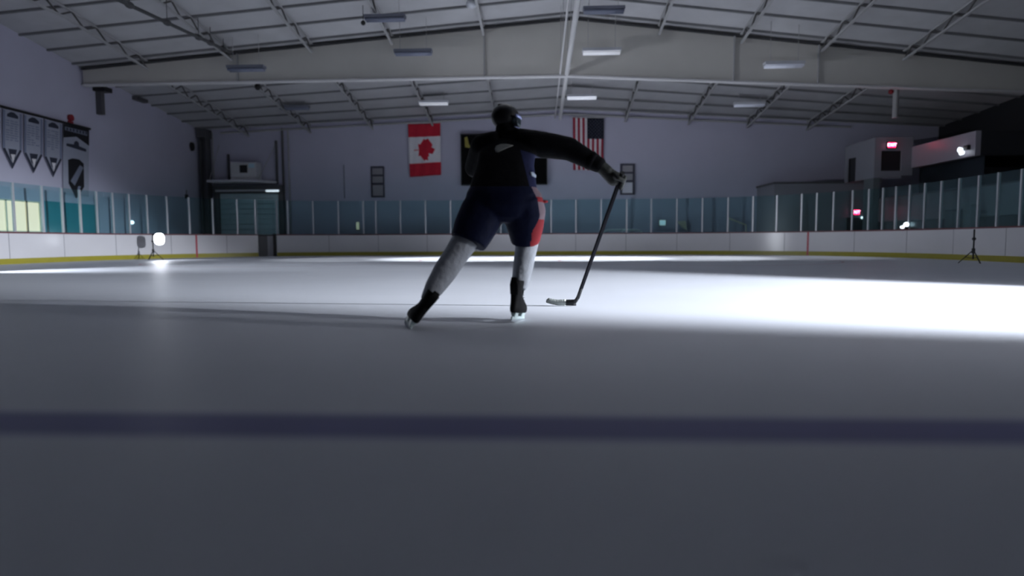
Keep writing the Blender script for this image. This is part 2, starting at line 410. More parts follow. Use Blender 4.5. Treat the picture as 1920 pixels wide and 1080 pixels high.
# dark pipe run on the upper left
t = thing('sprinkler_pipe', 'dark sprinkler pipe with fittings at the upper left of the beam', 'pipe', (-11.926, 24.9, 7.984))
c0, c1 = V((-12.031, 24.9, 8.026)), V((-12.038, 21.5, 7.802))
c1 = c0 + (c1-c0)*2
bm = BM(); path_tube(bm, [c0, c1], .06); obj('pipe_run', bm, 'darkpipe', t)
for k in (.08, .22, .34, .62, .9):
    p = lerp(c0, c1, k); bm = BM(); sphere(bm, p, .12, (1, 1.4, .8), n=12); obj('pipe_fitting', bm, 'darkpipe', t, True)
    bm = BM(); tube(bm, p, (p.x, p.y, zroof(p.x, p.y)), .012, n=6); obj('hanger_rod', bm, 'darkpipe', t)

# ceiling light fixtures
def fixture(c, lit, label, w=1.42, rot=0.0, h=.10):
    c = V(c); t = thing('ceiling_light', label, 'light', c, 'long ceiling lights')
    R = Matrix.Rotation(rot, 3, 'Z')
    def rb(lo, hi):
        bm = box(BM(), lo, hi); bmesh.ops.rotate(bm, verts=bm.verts, cent=(0, 0, 0), matrix=R); bmesh.ops.translate(bm, verts=bm.verts, vec=c); return bm
    dark = lit == 'tube_off'
    obj('lamp_housing', rb((-w/2, -.16, .05), (w/2, .16, .05+h)), 'housing_shaded' if dark else 'housing', t)
    for y in (-.09, .09):
        bm = BM(); tube(bm, (-w/2+.03, y, .0), (w/2-.03, y, .0), .055, n=10); bmesh.ops.rotate(bm, verts=bm.verts, cent=(0, 0, 0), matrix=R); bmesh.ops.translate(bm, verts=bm.verts, vec=c)
        obj('lamp_tube', bm, lit, t, True)
    for x in (-w*.35, w*.35):
        p = R @ V((x, 0, .05+h)) + c; bm = BM(); tube(bm, p, (p.x, p.y, zroof(p.x, p.y)+.01), .01, n=6); obj('hanger_rod', bm, 'joist', t)
fixture((-5.137, 31.0, 7.237), 'tube_bounce_half', 'pale ceiling light hanging above the maple leaf flag')
fixture((1.932, 31.0, 7.412), 'tube_bounce', 'palest ceiling light, hanging beside the ridge pipe before the far wall')
fixture((9.748, 31.0, 6.957), 'tube_bounce_dim', 'faint ceiling light in the far bay right of the striped flag')
fixture((-11.917, 31.0, 7.103), 'tube_off', 'unlit ceiling light in the far bay left of the maple leaf flag')
fixture((2.234, 24.3, 7.587), 'tube_bounce_half', 'pale ceiling light in front of the beam, right of the ridge pipe')
fixture((8.854, 24.3, 6.998), 'tube_bounce_dim', 'faint bluish ceiling light in front of the right half of the beam')
fixture((-4.764, 24.3, 7.67), 'tube_off', 'unlit ceiling light in front of the beam left of the ridge')
fixture((-11.146, 24.3, 7.188), 'tube_off', 'unlit ceiling light in front of the left half of the beam')
fixture((2.142, 22.6, 8.472), 'tube_off', 'dark ceiling light at the top of the view right of the ridge pipe')
fixture((-5.401, 22.6, 8.354), 'tube_off', 'dark ceiling light at the top of the view left of the ridge')
# small things hanging from the roof
t = thing('hanging_horn', 'small black horn hanging below the left half of the beam', 'horn', (-11.575, 26.2, 7.007))
c = V((-11.575, 26.2, 7.007)); bm = BM(); sphere(bm, c, .12, (1, 1, 1.1)); obj('horn_body', bm, 'black', t, True)
bm = BM(); tube(bm, c, (c.x, c.y, zroof(c.x, c.y)), .015, n=6); obj('hanger_rod', bm, 'black', t)
t = thing('high_bay_lamp', 'round silver lamp at the top of the view near the ridge', 'lamp', (-2.43, 23.0, 8.957))
c = V((-2.43, 23.0, 8.957)); bm = BM(); sphere(bm, c, .20, (1, 1, .7)); obj('lamp_shade', bm, 'post', t, True)
bm = BM(); tube(bm, c+V((0,0,.08)), c+V((0,0,.38)), .12, .07); obj('lamp_neck', bm, 'darkpipe', t)
bm = BM(); tube(bm, c+V((0,0,.3)), (c.x, c.y, zroof(c.x, c.y)), .015, n=6); obj('hanger_rod', bm, 'darkpipe', t)
t = thing('hanging_camera', 'small dark camera hanging by the upper left roof joists', 'camera', (-6.28, 23.0, 8.395))
c = V((-6.28, 23.0, 8.395)); bm = BM(); sphere(bm, c, .085); obj('camera_body', bm, 'black', t, True)
bm = BM(); tube(bm, c, (c.x, c.y, zroof(c.x, c.y)), .012, n=6); obj('hanger_rod', bm, 'black', t)
# left wall hardware
t = thing('wall_bracket', 'steel bracket post under the left end of the beam', 'bracket', (-17.542, 25.3, 6.321))
p0, p1 = V((-18.3, 26.396, 7.046)), V((-18.3, 26.32, 6.026))
bm = BM(); box(bm, (WL, p0.y-.10, p1.z), (WL+.25, p0.y+.10, p0.z)); obj('bracket_post', bm, 'steel', t)
bm = BM(); box(bm, (WL, p0.y-.25, p0.z-.1), (WL+.5, p0.y+.25, p0.z+.08)); obj('bracket_plate', bm, 'black', t)
p = V((-18.4, 29.123, 7.197)); bm = BM(); box(bm, (WL, p.y-.4, p.z-.05), (WL+.25, p.y+.4, p.z+.10)); tag(obj('wall_duct_box', bm, 'steel'), 'small dark box high on the left wall beside the beam end', 'box')
p = V((-18.4, 24.745, 5.578)); t = thing('alarm_bell', 'small red alarm high on the left wall above the black banner', 'alarm', p)
bm = BM(); tube(bm, (WL, p.y, p.z), (WL+.10, p.y, p.z), .13, n=16); obj('bell_gong', bm, 'red_alarm', t)
bm = BM(); box(bm, (WL, p.y-.12, p.z-.26), (WL+.06, p.y+.12, p.z-.13)); obj('bell_box', bm, 'red_alarm', t)
p = V((-18.4, 33.531, 5.733)); bm = BM(); loft(bm, [((WL, p.y, p.z), (0,.16,0), (0,0,.24)), ((WL+.12, p.y, p.z), (0,.14,0), (0,0,.21))]); tag(obj('wall_speaker', bm, 'black'), 'oval black speaker on the left wall near the corner', 'speaker')
p = V((-18.4, 32.816, 3.051)); t = thing('wall_switch_box', 'tiny dark switch box on the left wall above the glass', 'switch', p)
bm = BM(); box(bm, (WL, p.y-.1, p.z-.1), (WL+.08, p.y+.1, p.z+.12)); obj('switch_body', bm, 'black', t)
bm = BM(); tube(bm, (WL+.04, p.y, p.z+.1), (WL+.04, p.y, p.z+.35), .02, n=6); obj('switch_conduit', bm, 'steel', t)
p = V((-18.4, 28.164, 1.59)); t = thing('lamp_reflection', 'small round white glow standing for a lamp reflection in the left glass', 'lamp', p)
bm = BM(); tube(bm, (WL, p.y, p.z), (WL+.05, p.y, p.z), .12, n=14); obj('reflection_base', bm, 'post', t)
bm = BM(); sphere(bm, (WL+.09, p.y, p.z), .085); obj('reflection_globe', bm, 'white_lamp', t, True)  # glowing ball added in place of a lamp's reflection in the glass
# corner column and pipes
p = V((-18.089, 34.2, 5.116)); t = thing('steel_column', 'dark steel column in the far left corner', 'column', (p.x, 34.2, 0))
bm = BM(); box(bm, (p.x-.19, 33.9, -.04), (p.x-.13, 34.4, zfar(p.x)-.1)); box(bm, (p.x+.13, 33.9, -.04), (p.x+.19, 34.4, zfar(p.x)-.1)); box(bm, (p.x-.13, 34.12, -.04), (p.x+.13, 34.18, zfar(p.x)-.1)); obj('column_shaft', bm, 'steel', t)
bm = BM(); box(bm, (p.x-.25, 33.8, zfar(p.x)-.5), (p.x+.25, 34.42, zfar(p.x)-.05)); obj('column_cap', bm, 'steel', t)
for q, r, l in (((-13.938, 34.3, 5.087), .06, 'dark wall pipe right of the roller door'), ((-13.617, 34.3, 5.083), .035, 'thin pale wall pipe right of the roller door'), ((-17.792, 34.3, 4.267), .03, 'thin pale pipe beside the corner column')):
    bm = BM(); tube(bm, (q[0], 34.4, -.04), (q[0], 34.4, zfar(q[0])-.15), r, n=10); tag(obj('wall_pipe', bm, 'steel' if r > .05 else 'joist'), l, 'pipe', 'upright wall pipes')

# roller door, its light, the shelf and the heater box
a, c = V((-17.465, 34.4, 3.325)), V((-14.193, 34.4, 1.079))
d1 = struct(thing('door_1', 'grey blue roller door in the far left corner', 'door', ((a.x+c.x)/2, 34.4, 0)))
del d1['label']; del d1['category']
bm = BM(); nz = 12
for i in range(nz):
    z0, z1 = lerp(-.04, a.z, i/nz), lerp(-.04, a.z, (i+1)/nz)
    hexa(bm, [(a.x, 34.36, z0+.015), (a.x, 34.42, z0), (a.x, 34.42, z1), (a.x, 34.36, z1-.015)], [(c.x, 34.36, z0+.015), (c.x, 34.42, z0), (c.x, 34.42, z1), (c.x, 34.36, z1-.015)])
obj('door_curtain', bm, 'door', d1)
bm = BM(); box(bm, (a.x-.28, 34.25, -.04), (a.x, 34.48, a.z)); box(bm, (c.x, 34.25, -.04), (c.x+.28, 34.48, a.z)); box(bm, (a.x-.28, 34.1, a.z), (c.x+.28, 34.48, a.z+.42)); obj('door_frame', bm, 'steel', d1)
p, q = V((-17.521, 34.0, 3.439)), V((-14.013, 34.0, 3.411))
t = thing('strip_light', 'long strip light over the roller door, bright at its right end', 'light', ((p.x+q.x)/2, 34.0, p.z))
bm = BM(); box(bm, (p.x, 33.97, p.z-.04), (q.x, 34.1, p.z+.06)); obj('light_body', bm, 'housing', t)
w = q.x-p.x
bm = BM(); tube(bm, (q.x-w*.2, 33.94, p.z-.03), (q.x-.02, 33.94, p.z-.03), .05); obj('light_tube', bm, 'strip_lamp', t, True)
p, q = V((-17.564, 34.0, 3.838)), V((-14.349, 34.0, 3.811)); zs = p.z
t = thing('wall_shelf', 'white bracketed platform above the roller door', 'shelf', ((p.x+q.x)/2, 34.0, zs))
bm = BM(); poly_plate(bm, [(p.x, 33.2, zs), (q.x-.45, 33.2, zs), (q.x+.1, 34.5, zs), (p.x, 34.5, zs)], (0, 0, .12)); obj('platform', bm, 'shelf', t)
for x in (p.x+.1, q.x-.5):
    xe = x if x < 0 and x == p.x+.1 else x+.5
    bm = BM(); tube(bm, (x, 33.3, zs+.1), (xe, 34.48, zs+2.1), .018, n=6); obj('brace', bm, 'joist', t)
bm = BM(); box(bm, (q.x+.0, 34.38, zs), (q.x+.10, 34.49, zs+2.3)); obj('upright', bm, 'steel', t)
bm = BM(); box(bm, (p.x+.55, 34.40, zs+.1), (p.x+.65, 34.49, zs+1.6)); obj('upright', bm, 'steel', t)
p, q = V((-16.469, 33.7, 4.083)), V((-15.079, 33.7, 4.912)); zz = zs+.12
t = thing('unit_heater', 'white heater box with a black square vent on the platform', 'heater', ((p.x+q.x)/2, 33.9, zz))
bm = BM(); box(bm, (p.x, 33.6, zz), (q.x, 34.3, q.z)); obj('heater_case', bm, 'heater', t, bevel=.02)
cx = lerp(p.x, q.x, .52); cz = lerp(zz, q.z, .62); bm = BM(); box(bm, (cx-.2, 33.57, cz-.2), (cx+.2, 33.61, cz+.2)); obj('vent', bm, 'black', t)
bm = BM(); box(bm, (cx+.28, 33.58, cz+.05), (q.x-.08, 33.61, cz+.28)); obj('plate', bm, 'paper_blue', t)

# ------------------------------------------------------------------ flags, frames, scoreboard on the far wall
def cloth(c, nu, nv, pick, mats, parent, name, wav=.03, th=.012, ph=0):
    f = quad_map(c); bm = BM()
    def P(u, v): 
        p = f(u, v); p.y -= .05 + wav*math.sin(u*9+ph+v*2)*(.3+.7*v) + .02*math.sin(u*21+v*4)
        return p
    A = [[bm.verts.new(P(i/nu, j/nv)) for i in range(nu+1)] for j in range(nv+1)]
    for j in range(nv):
        for i in range(nu):
            bm.faces.new([A[j][i], A[j+1][i], A[j+1][i+1], A[j][i+1]]).material_index = pick((i+.5)/nu, (j+.5)/nv)
    o = obj(name, bm, mats, parent, True)
    md = o.modifiers.new('thick', 'SOLIDIFY'); md.thickness = th
    return o, P
cf = [(-7.089, 34.4, 6.914), (-5.343, 34.4, 6.948), (-5.348, 34.4, 4.223), (-7.019, 34.4, 4.125)]
t = thing('national_flag', 'red and white maple leaf flag hung sideways on the far wall', 'flag', (-6.241, 34.4, 4.118))
def sag(c, a):   # rod ends stay, middle of the edge sags
    f = quad_map(c); return f
o, P = cloth(cf, 24, 32, lambda u, v: 0 if v < .25 or v > .75 else 1, ['flag_red', 'flag_white'], t, 'flag_cloth', .03)
half = [(-90,2030),(-45,1167),(-75,1095),(-156,1069),(-1015,1220),(-899,900),(-919,827),(-1860,65),(-1648,-34),(-1614,-113),(-1800,-685),(-1258,-570),(-1185,-608),(-1080,-855),(-657,-401),(-575,-405),(-546,-458),(-750,-1510),(-423,-1321),(-332,-1348),(0,-2000)]
leaf = half + [(-x, y) for x, y in half[::-1][1:]]
bm = BM(); bm.faces.new([bm.verts.new((.5 - y*.66/4030, 0, .5 + x*.42/3600)) for x, y in leaf])     # tip points right
bmesh.ops.triangulate(bm, faces=bm.faces[:]); bmesh.ops.subdivide_edges(bm, edges=bm.edges[:], cuts=3, use_grid_fill=True)
for v_ in bm.verts: q = P(v_.co.x, v_.co.z); v_.co = (q.x, q.y-.022, q.z)
lf_ = obj('maple_leaf', bm, 'flag_red', t); md = lf_.modifiers.new('thick', 'SOLIDIFY'); md.thickness = .006
bm = BM(); tube(bm, V(cf[0])+V((-.1,-.03,.03)), V(cf[1])+V((.1,-.03,.03)), .02)
for q in (cf[0], cf[1]): tube(bm, V(q)+V((0,-.03,.03)), (q[0], 34.5, q[2]+.03), .015, n=6)
obj('flag_rod', bm, 'pipe', t)

uf = [(1.672, 34.4, 7.137), (3.293, 34.4, 7.088), (3.282, 34.4, 4.397), (1.707, 34.4, 4.412)]
t = thing('national_flag', 'stars and stripes flag hung with its stripes upright on the far wall', 'flag', (2.495, 34.4, 4.377))
def us(u, v):
    k = int(u*13)
    if u > 6/13 and v < .4: return 2
    return 0 if k % 2 == 0 else 1
o, P = cloth(uf, 26, 30, us, ['us_red', 'us_white', 'us_blue'], t, 'flag_cloth', .02, ph=1)
bm = BM()
for r in range(9):
    for s in range(6 if r % 2 == 0 else 5):
        u = 6/13 + (7/13)*((r+1)/10); v = .4*((s*2+(1 if r % 2 == 0 else 2))/12)
        p = P(u, v); pp = []
        for k in range(10):
            rr = .028 if k % 2 == 0 else .011; a = k*PI/5; pp.append((p.x+rr*math.sin(a), p.y-.02, p.z+rr*math.cos(a)))
        poly_plate(bm, pp, (0, .004, 0))
so = obj('stars', bm, 'ban_mid', t)
bm = BM(); tube(bm, V(uf[0])+V((-.1,-.03,.03)), V(uf[1])+V((.1,-.03,.03)), .02)
for q in (uf[0], uf[1]): tube(bm, V(q)+V((0,-.03,.03)), (q[0], 34.5, q[2]+.03), .015, n=6)
obj('flag_rod', bm, 'pipe', t)

def framed(c, pm, label):
    t = thing('wall_frame', label, 'frame', c[3], 'three part frames on the far wall'); f = quad_map(c)
    def pl(u0, v0, u1, v1, y0, y1, m, n):
        a, b2 = f(u0, v0), f(u1, v1); bm = BM(); box(bm, (a.x, y0, b2.z), (b2.x, y1, a.z)); return obj(n, bm, m, t)
    bm = BM()
    for u0, v0, u1, v1 in ((0, 0, .13, 1), (.87, 0, 1, 1), (.13, 0, .87, .055), (.13, .265, .87, .32), (.13, .53, .87, .60), (.13, .95, .87, 1)):
        a, b2 = f(u0, v0), f(u1, v1); box(bm, (a.x, 34.38, b2.z), (b2.x, 34.47, a.z))
    obj('frame', bm, 'frame', t)
    for (v0, v1), m in zip(((.055, .265), (.32, .53), (.60, .95)), pm): pl(.13, v0, .87, v1, 34.43, 34.46, m, 'panel')
framed([(-9.149, 34.4, 4.711), (-8.396, 34.4, 4.704), (-8.428, 34.4, 3.056), (-9.183, 34.4, 3.062)], ['panel_dim']*3, 'narrow three part frame with smoky panels left of the maple leaf flag')
framed([(4.176, 34.4, 4.723), (4.93, 34.4, 4.716), (4.946, 34.4, 3.097), (4.189, 34.4, 3.103)], ['panel_dim', 'panel_dim', 'panel_pale'], 'narrow three part frame with a pale bottom panel right of the striped flag')
sa, sb = V((-4.253, 34.3, 6.332)), V((0.323, 34.3, 3.658))
t = thing('scoreboard', 'big black scoreboard on the far wall behind the skater', 'scoreboard', ((sa.x+sb.x)/2, 34.3, sb.z))
bm = BM(); box(bm, (sa.x, 34.2, sb.z), (sb.x, 34.495, sa.z)); obj('case', bm, 'score', t)
bm = BM(); g = .05
for lo, hi in (((sa.x, 34.17, sa.z-g), (sb.x, 34.2, sa.z)), ((sa.x, 34.17, sb.z), (sb.x, 34.2, sb.z+g)), ((sa.x, 34.17, sb.z), (sa.x+g, 34.2, sa.z)), ((sb.x-g, 34.17, sb.z), (sb.x, 34.2, sa.z))): box(bm, lo, hi)
obj('case_trim', bm, 'black', t)
bm = BM(); q = [(-4.041, 34.18, 6.143), (-3.899, 34.18, 6.197), (-3.818, 34.18, 5.807), (-3.65, 34.18, 5.582), (-4.018, 34.18, 5.642)]; poly_plate(bm, q, (0, .02, 0)); obj('yellow_mark', bm, 'yellow', t)
# seam pipe of the far wall
for px_, l in (((-10.628, 34.45, 4.219), 'thin dark conduit on the far wall left of the smoky frame'),):
    bm = BM(); tube(bm, (px_[0], 34.46, px_[2]-1.2), (px_[0], 34.46, px_[2]+.6), .02, n=6); tag(obj('conduit', bm, 'ban_mid'), l, 'pipe')
# a fascia pipe under the roof along the far wall
bm = BM()
for xa, xb in ((WL+1.2, XRG), (XRG, 16)): tube(bm, (xa, 34.38, zfar(xa)-.22), (xb, 34.38, zfar(xb)-.22), .05, n=8)
tag(obj('eave_pipe', bm, 'joist'), 'grey pipe along the far wall just under the roof', 'pipe')

# ------------------------------------------------------------------ left wall banners and lobby window
BX = -18.44
r0, r1 = V((-18.4, 21.371, 5.335)), V((-18.4, 25.74, 5.315)); rr = r0+(r1-r0)*-.4
bm = BM(); tube(bm, (BX+.04, rr.y, rr.z), (BX+.04, r1.y, r1.z), .045, n=8); tag(obj('banner_rail', bm, 'black'), 'black rail on the left wall that carries the banners', 'rail')
def banner(c, tip, label):
    t = thing('pennant_banner', label, 'banner', (BX, c[3][1], c[3][2]), 'pointed banners on the left wall')
    f = quad_map(c); tp = V(tip)
    def pl(uv, dx, m, n):
        bm = BM(); pts = [f(u, v) for u, v in uv]; poly_plate(bm, [(BX+dx, p.y, p.z) for p in pts], (.008, 0, 0)); return obj(n, bm, m, t)
    h = (c[3][2]-tp.z)/(c[0][2]-c[3][2])        # tip length in units of v
    pl([(0, 0), (1, 0), (1, 1), (.5, 1+h), (0, 1)], 0, 'ban_white', 'banner_cloth')
    pl([(0, .02), (.10, .02), (.10, .98), (0, .98)], .012, 'ban_grey', 'side_band'); pl([(.90, .02), (1, .02), (1, .98), (.90, .98)], .012, 'ban_grey', 'side_band')
    pl([(.22, .10), (.42, .03), (.58, .03), (.80, .10), (.80, .17), (.22, .17)], .012, 'ban_dark', 'emblem')
    bm = BM(); rnd = random.Random(label)
    for col_ in range(3):
        for i in range(9):
            v = .25+i*.062; u0 = .16+col_*.235; u1 = u0+.12+.09*rnd.random()
            if rnd.random() < .15: continue
            poly_plate(bm, [(BX+.012, f(u, w).y, f(u, w).z) for u, w in ((u0, v), (u1, v), (u1, v+.025), (u0, v+.025))], (.006, 0, 0))
    obj('faded_lines', bm, 'ban_grey', t)
    pl([(0, 1), (.10, .98), (.5, .86+h), (.90, .98), (1, 1), (.5, 1+h)], .012, 'ban_dark', 'tip_band')
    pl([(.28, .99), (.72, .99), (.62, 1.0+h*.45), (.5, 1.0+h*.55), (.38, 1+h*.45)], .02, 'ban_dark', 'tip_shield')
    pl([(.38, 1.0+h*.25), (.62, 1.0+h*.25), (.5, 1.0+h*.7)], .03, 'flag_white', 'tip_mark')
banner([(-18.4, 21.518, 5.276), (-18.4, 22.31, 5.268), (-18.4, 22.211, 3.946), (-18.4, 21.417, 3.926)], (-18.4, 21.745, 3.257), 'leftmost pointed pale banner hanging from the rail')
banner([(-18.4, 22.428, 5.272), (-18.4, 23.262, 5.26), (-18.4, 23.162, 3.921), (-18.4, 22.324, 3.886)], (-18.4, 22.682, 3.188), 'middle pointed pale banner hanging from the rail')
banner([(-18.4, 23.365, 5.259), (-18.4, 24.215, 5.256), (-18.4, 24.112, 3.884), (-18.4, 23.261, 3.875)], (-18.4, 23.653, 3.168), 'pointed pale banner next to the black and white banner')
c = [(-18.4, 24.299, 5.271), (-18.4, 25.707, 5.288), (-18.4, 25.502, 2.553), (-18.4, 24.096, 2.56)]
t = thing('club_banner', 'tall black and white banner with a dark shield on the left wall', 'banner', (BX, c[3][1], c[3][2])); f = quad_map(c)
def pl(uv, dx, m, n):
    bm = BM(); poly_plate(bm, [(BX+dx, f(u, v).y, f(u, v).z) for u, v in uv], (.008, 0, 0)); return obj(n, bm, m, t)
pl([(0, 0), (1, 0), (1, 1), (0, 1)], 0, 'ban_white', 'banner_cloth')
pl([(0, 0), (1, 0), (1, .24), (.50, .145), (0, .195)], .012, 'ban_black', 'header')
pl([(.05, .035), (.92, .04), (.92, .10), (.05, .085)], .022, 'ban_mid', 'header_strip')
bm = BM()
for u0 in (.10, .22, .34, .48, .60, .72, .84): poly_plate(bm, [(BX+.03, f(u, v).y, f(u, v).z) for u, v in ((u0, .045), (u0+.06, .045), (u0+.06, .083), (u0, .08))], (.006, 0, 0))
obj('faded_lines', bm, 'ban_dark', t)
pl([(.12, .27), (.40, .265), (.42, .225), (.50, .205), (.58, .225), (.60, .275), (.88, .30), (.88, .34), (.12, .305)], .012, 'ban_dark', 'emblem')
pl([(.18, .50), (.34, .47), (.60, .47), (.78, .52), (.80, .86), (.66, .95), (.50, 1.04), (.36, .95), (.20, .84)], .012, 'ban_black', 'shield')
pl([(.62, .55), (.76, .58), (.42, .86), (.26, .80)], .022, 'ban_mid', 'shield_stripe')
pl([(.56, .86), (.66, .86), (.60, .92), (.52, .91)], .022, 'ban_grey', 'shield_mark')
# lit window of the lobby
f = quad_map([(-18.46, 21.205, 2.207), (-18.46, 22.973, 2.088), (-18.46, 22.901, 1.126), (-18.46, 21.123, 1.099)])
pa, pb = f(0, 0), f(1, 1); ya, yb = pa.y-2.5, pb.y
zt, zb2 = f(.5, 0).z, f(.5, 1).z
w1 = struct(thing('window_1', '', '', (WL, (ya+yb)/2, zb2))); del w1['label']; del w1['category']
bm = BM(); box(bm, (WL, ya, zb2), (WL+.03, yb, zt)); obj('window_pane', bm, 'cream_lit', w1)
bm = BM(); yy = yb
for y in (ya, ya+1.2, lerp(pa.y, pb.y, .12), lerp(pa.y, pb.y, .65), yb): box(bm, (WL+.0, y-.03, zb2-.03), (WL+.07, y+.03, zt+.03))
box(bm, (WL, ya, zt), (WL+.07, yb, zt+.05)); box(bm, (WL, ya, zb2-.05), (WL+.07, yb, zb2)); obj('window_frame', bm, 'beige', w1)
# lobby wall cladding (teal) either side of the window, behind the glass
q0, q1 = V((-18.46, 23.205, 1.785)), V((-18.46, 26.107, 1.909))
M['teal'] = mat('teal wall panel', (.03, .30, .36), .6)
bm = BM(); box(bm, (WL, q0.y, .3), (WL+.03, q1.y, zt+.1)); struct(obj('trim_1', bm, 'teal'))

# ------------------------------------------------------------------ dasher boards, glass and posts
HB = 1.05
GA, GB_, RP = 22.978, 23.812, 48.465
def boards(s0, s1, label, seams):
    m = path((s0+s1)/2); t = thing('dasher_boards', label, 'boards', m)
    obj('board_face', wall_run(BM(), s0, s1, 0, .14, .18, HB-.05), 'board', t)
    obj('kick_plate', wall_run(BM(), s0, s1, -.012, .14, 0, .18), 'kick', t)
    obj('cap_rail', wall_run(BM(), s0, s1, -.02, .18, HB-.05, HB), 'cap', t)
    for s in seams: obj('panel_seam', wall_run(BM(), s-.012, s+.012, -.004, .002, .18, HB-.05), 'seam', t)
    return t
def seamlist(s0, s1): return [s0+2.4*(i+1) for i in range(int((s1-s0)/2.4)) if s0+2.4*(i+1) < s1-.3]
bl = boards(0, GA, 'white dasher boards with yellow base curving round the left corner', seamlist(0, GA))
bc = boards(GB_, RP, 'white dasher boards with yellow base along the far end', seamlist(GB_, RP))
br = boards(RP, TOT, 'white dasher boards with yellow base curving round the right corner', seamlist(RP, TOT))
for s, o in ((20.285, bl), (48.837, br)):
    obj('goal_line_mark', wall_run(BM(), s-.035, s+.035, -.016, .004, 0, HB-.01), 'redline', o)
# open gate: the dark inside is painted onto its panels
t = thing('rink_gate', 'open rink gate with dark infill in the boards below the roller door', 'gate', path((GA+GB_)/2))
w = GB_-GA
obj('gate_panel', wall_run(BM(), GA+.02, GA+w*.5, .05, .12, 0, HB-.02), 'gate', t)
obj('gate_panel', wall_run(BM(), GA+w*.5, GA+w*.80, .05, .12, 0, HB-.02), 'gate_light', t)
obj('gate_post', wall_run(BM(), GA+w*.80, GB_-.02, .0, .14, 0, HB+.02), 'black', t)
obj('gate_rail', wall_run(BM(), GA+.02, GA+w*.80, .03, .14, HB-.08, HB-.02), 'black', t)
HG = 2.66
def glass(s0, s1, posts, label, gm, zt=HG):
    """posts: lengths along the boards; panes sit between them"""
    m = path((s0+s1)/2, .08); t = thing('safety_glass', label, 'glass', (m.x, m.y, HB))
    cuts = [s0]+posts+[s1]; cuts = [c for i, c in enumerate(cuts) if i == 0 or c-cuts[i-1] > .12]
    for a, c in zip(cuts, cuts[1:]):
        if gm: obj('glass_pane', wall_run(BM(), a+.025, c-.025, .075, .087, HB, zt), gm(a), t)
    for p in posts: obj('post', wall_run(BM(), p-.032, p+.032, .05, .12, HB, zt+.0), 'post', t)
    return t
lp = [13.578, 14.505, 15.346, 16.094, 16.796, 17.501, 18.262, 19.113, 20.055, 21.056, 22.109, 22.894]
pre = []; s = lp[0]-1.22
while s > .3: pre.insert(0, s); s -= 1.22
bl_glass = glass(0, GA, pre+lp, 'tall safety glass on the left boards and left corner', lambda a: 'glass')
cp = [24.34, 25.49, 26.672, 27.878, 28.496, 29.706, 30.936, 32.163, 33.383, 34.602, 35.815, 37.035, 38.227, 39.426, 40.649, 41.813, 42.998, 44.156, 45.295, 46.39, 47.419]
glass(GB_, RP-.05, cp, 'tall safety glass along the far end boards', lambda a: 'glass')
rp = [48.489, 49.139, 49.862, 50.682, 51.394, 52.02, 52.607, 53.24, 53.969, 54.797, 55.735, 56.673, 57.532, 58.466]
post_ = []; s = rp[-1]+1.22
while s < TOT-.3: post_.append(s); s += 1.22
glass(RP, TOT, rp+post_, 'tall safety glass on the right corner and right boards', lambda a: 'glass')
obj('glass_pane', wall_run(BM(), GA+.03, GB_-.03, .075, .087, HB, HG), 'glass', bl_glass)
# gate glass post
bm = BM(); p = path(GB_+.05, .085); tube(bm, (p.x, p.y, HB), (p.x, p.y, HG), .03); tag(obj('gate_glass_post', bm, 'post'), 'thin bright post right of the rink gate', 'post')

# ------------------------------------------------------------------ things behind the far glass
c = V((3.978, 31.7, 1.149)); ww = .98
t = thing('hockey_goal', 'white hockey goal frame stored behind the far boards', 'goal', (c.x, 31.7, 0)); zt = c.z+.06
P0 = [(c.x-ww, 31.7, -.035), (c.x-ww, 31.7, zt-.20), (c.x-ww+.08, 31.7, zt-.08), (c.x-ww+.28, 31.7, zt-.01), (c.x, 31.7, zt), (c.x+ww-.28, 31.7, zt-.01), (c.x+ww-.08, 31.7, zt-.08), (c.x+ww, 31.7, zt-.2), (c.x+ww, 31.7, -.04)]
bm = BM(); path_tube(bm, P0, .05); obj('goal_frame', bm, 'goal_white', t, True)
bm = BM(); path_tube(bm, [(c.x-ww, 31.7, 0), (c.x-ww+.1, 32.6, 0), (c.x+ww-.1, 32.6, 0), (c.x+ww, 31.7, 0)], .03); path_tube(bm, [(c.x, 32.6, 0), (c.x, 31.7, zt)], .02); obj('base_frame', bm, 'goal_white', t, True)
bm = BM()
for i in range(13):
    u = -ww+.05+i*(2*ww-.1)/12; tube(bm, (c.x+u, 31.7, zt-.1), (c.x+u*.92, 32.6, .02), .006, n=5)
for k in range(1, 8): tube(bm, (c.x-ww*.95, lerp(31.7, 32.6, k/8), lerp(zt-.1, .02, k/8)), (c.x+ww*.95, lerp(31.7, 32.6, k/8), lerp(zt-.1, .02, k/8)), .006, n=5)
obj('net', bm, 'net', t)
def sign_box(px0, px1, m, label, name, cat):
    a, b2 = V(px0), V(px1); t = thing(name, label, cat, ((a.x+b2.x)/2, 34.42, b2.z))
    bm = BM(); box(bm, (a.x, 34.43, b2.z), (b2.x, 34.49, a.z)); obj('backing', bm, 'beige', t)
    bm = BM(); box(bm, (a.x+.03, 34.41, b2.z+.03), (b2.x-.03, 34.44, a.z-.03)); obj('face', bm, m, t)
M['paper_glow'] = mat('pale paper with added glow', (.6, .75, .8), .6, emit=(.55, .85, .95), estr=.35)  # paper sheet, its brightness put in as emission
M['cream_panel'] = mat('cream lit switch panel', (.6, .6, .5), .6, emit=(.9, .9, .65), estr=.25)
sign_box((6.248, 34.4, 1.77), (6.616, 34.4, 1.458), 'paper_glow', 'small pale blue paper sheet behind the far glass', 'wall_panel', 'panel')
sign_box((-10.028, 34.4, 1.75), (-9.833, 34.4, 1.318), 'cream_panel', 'small yellowish lit panel behind the far glass left of the skater', 'wall_panel', 'panel')
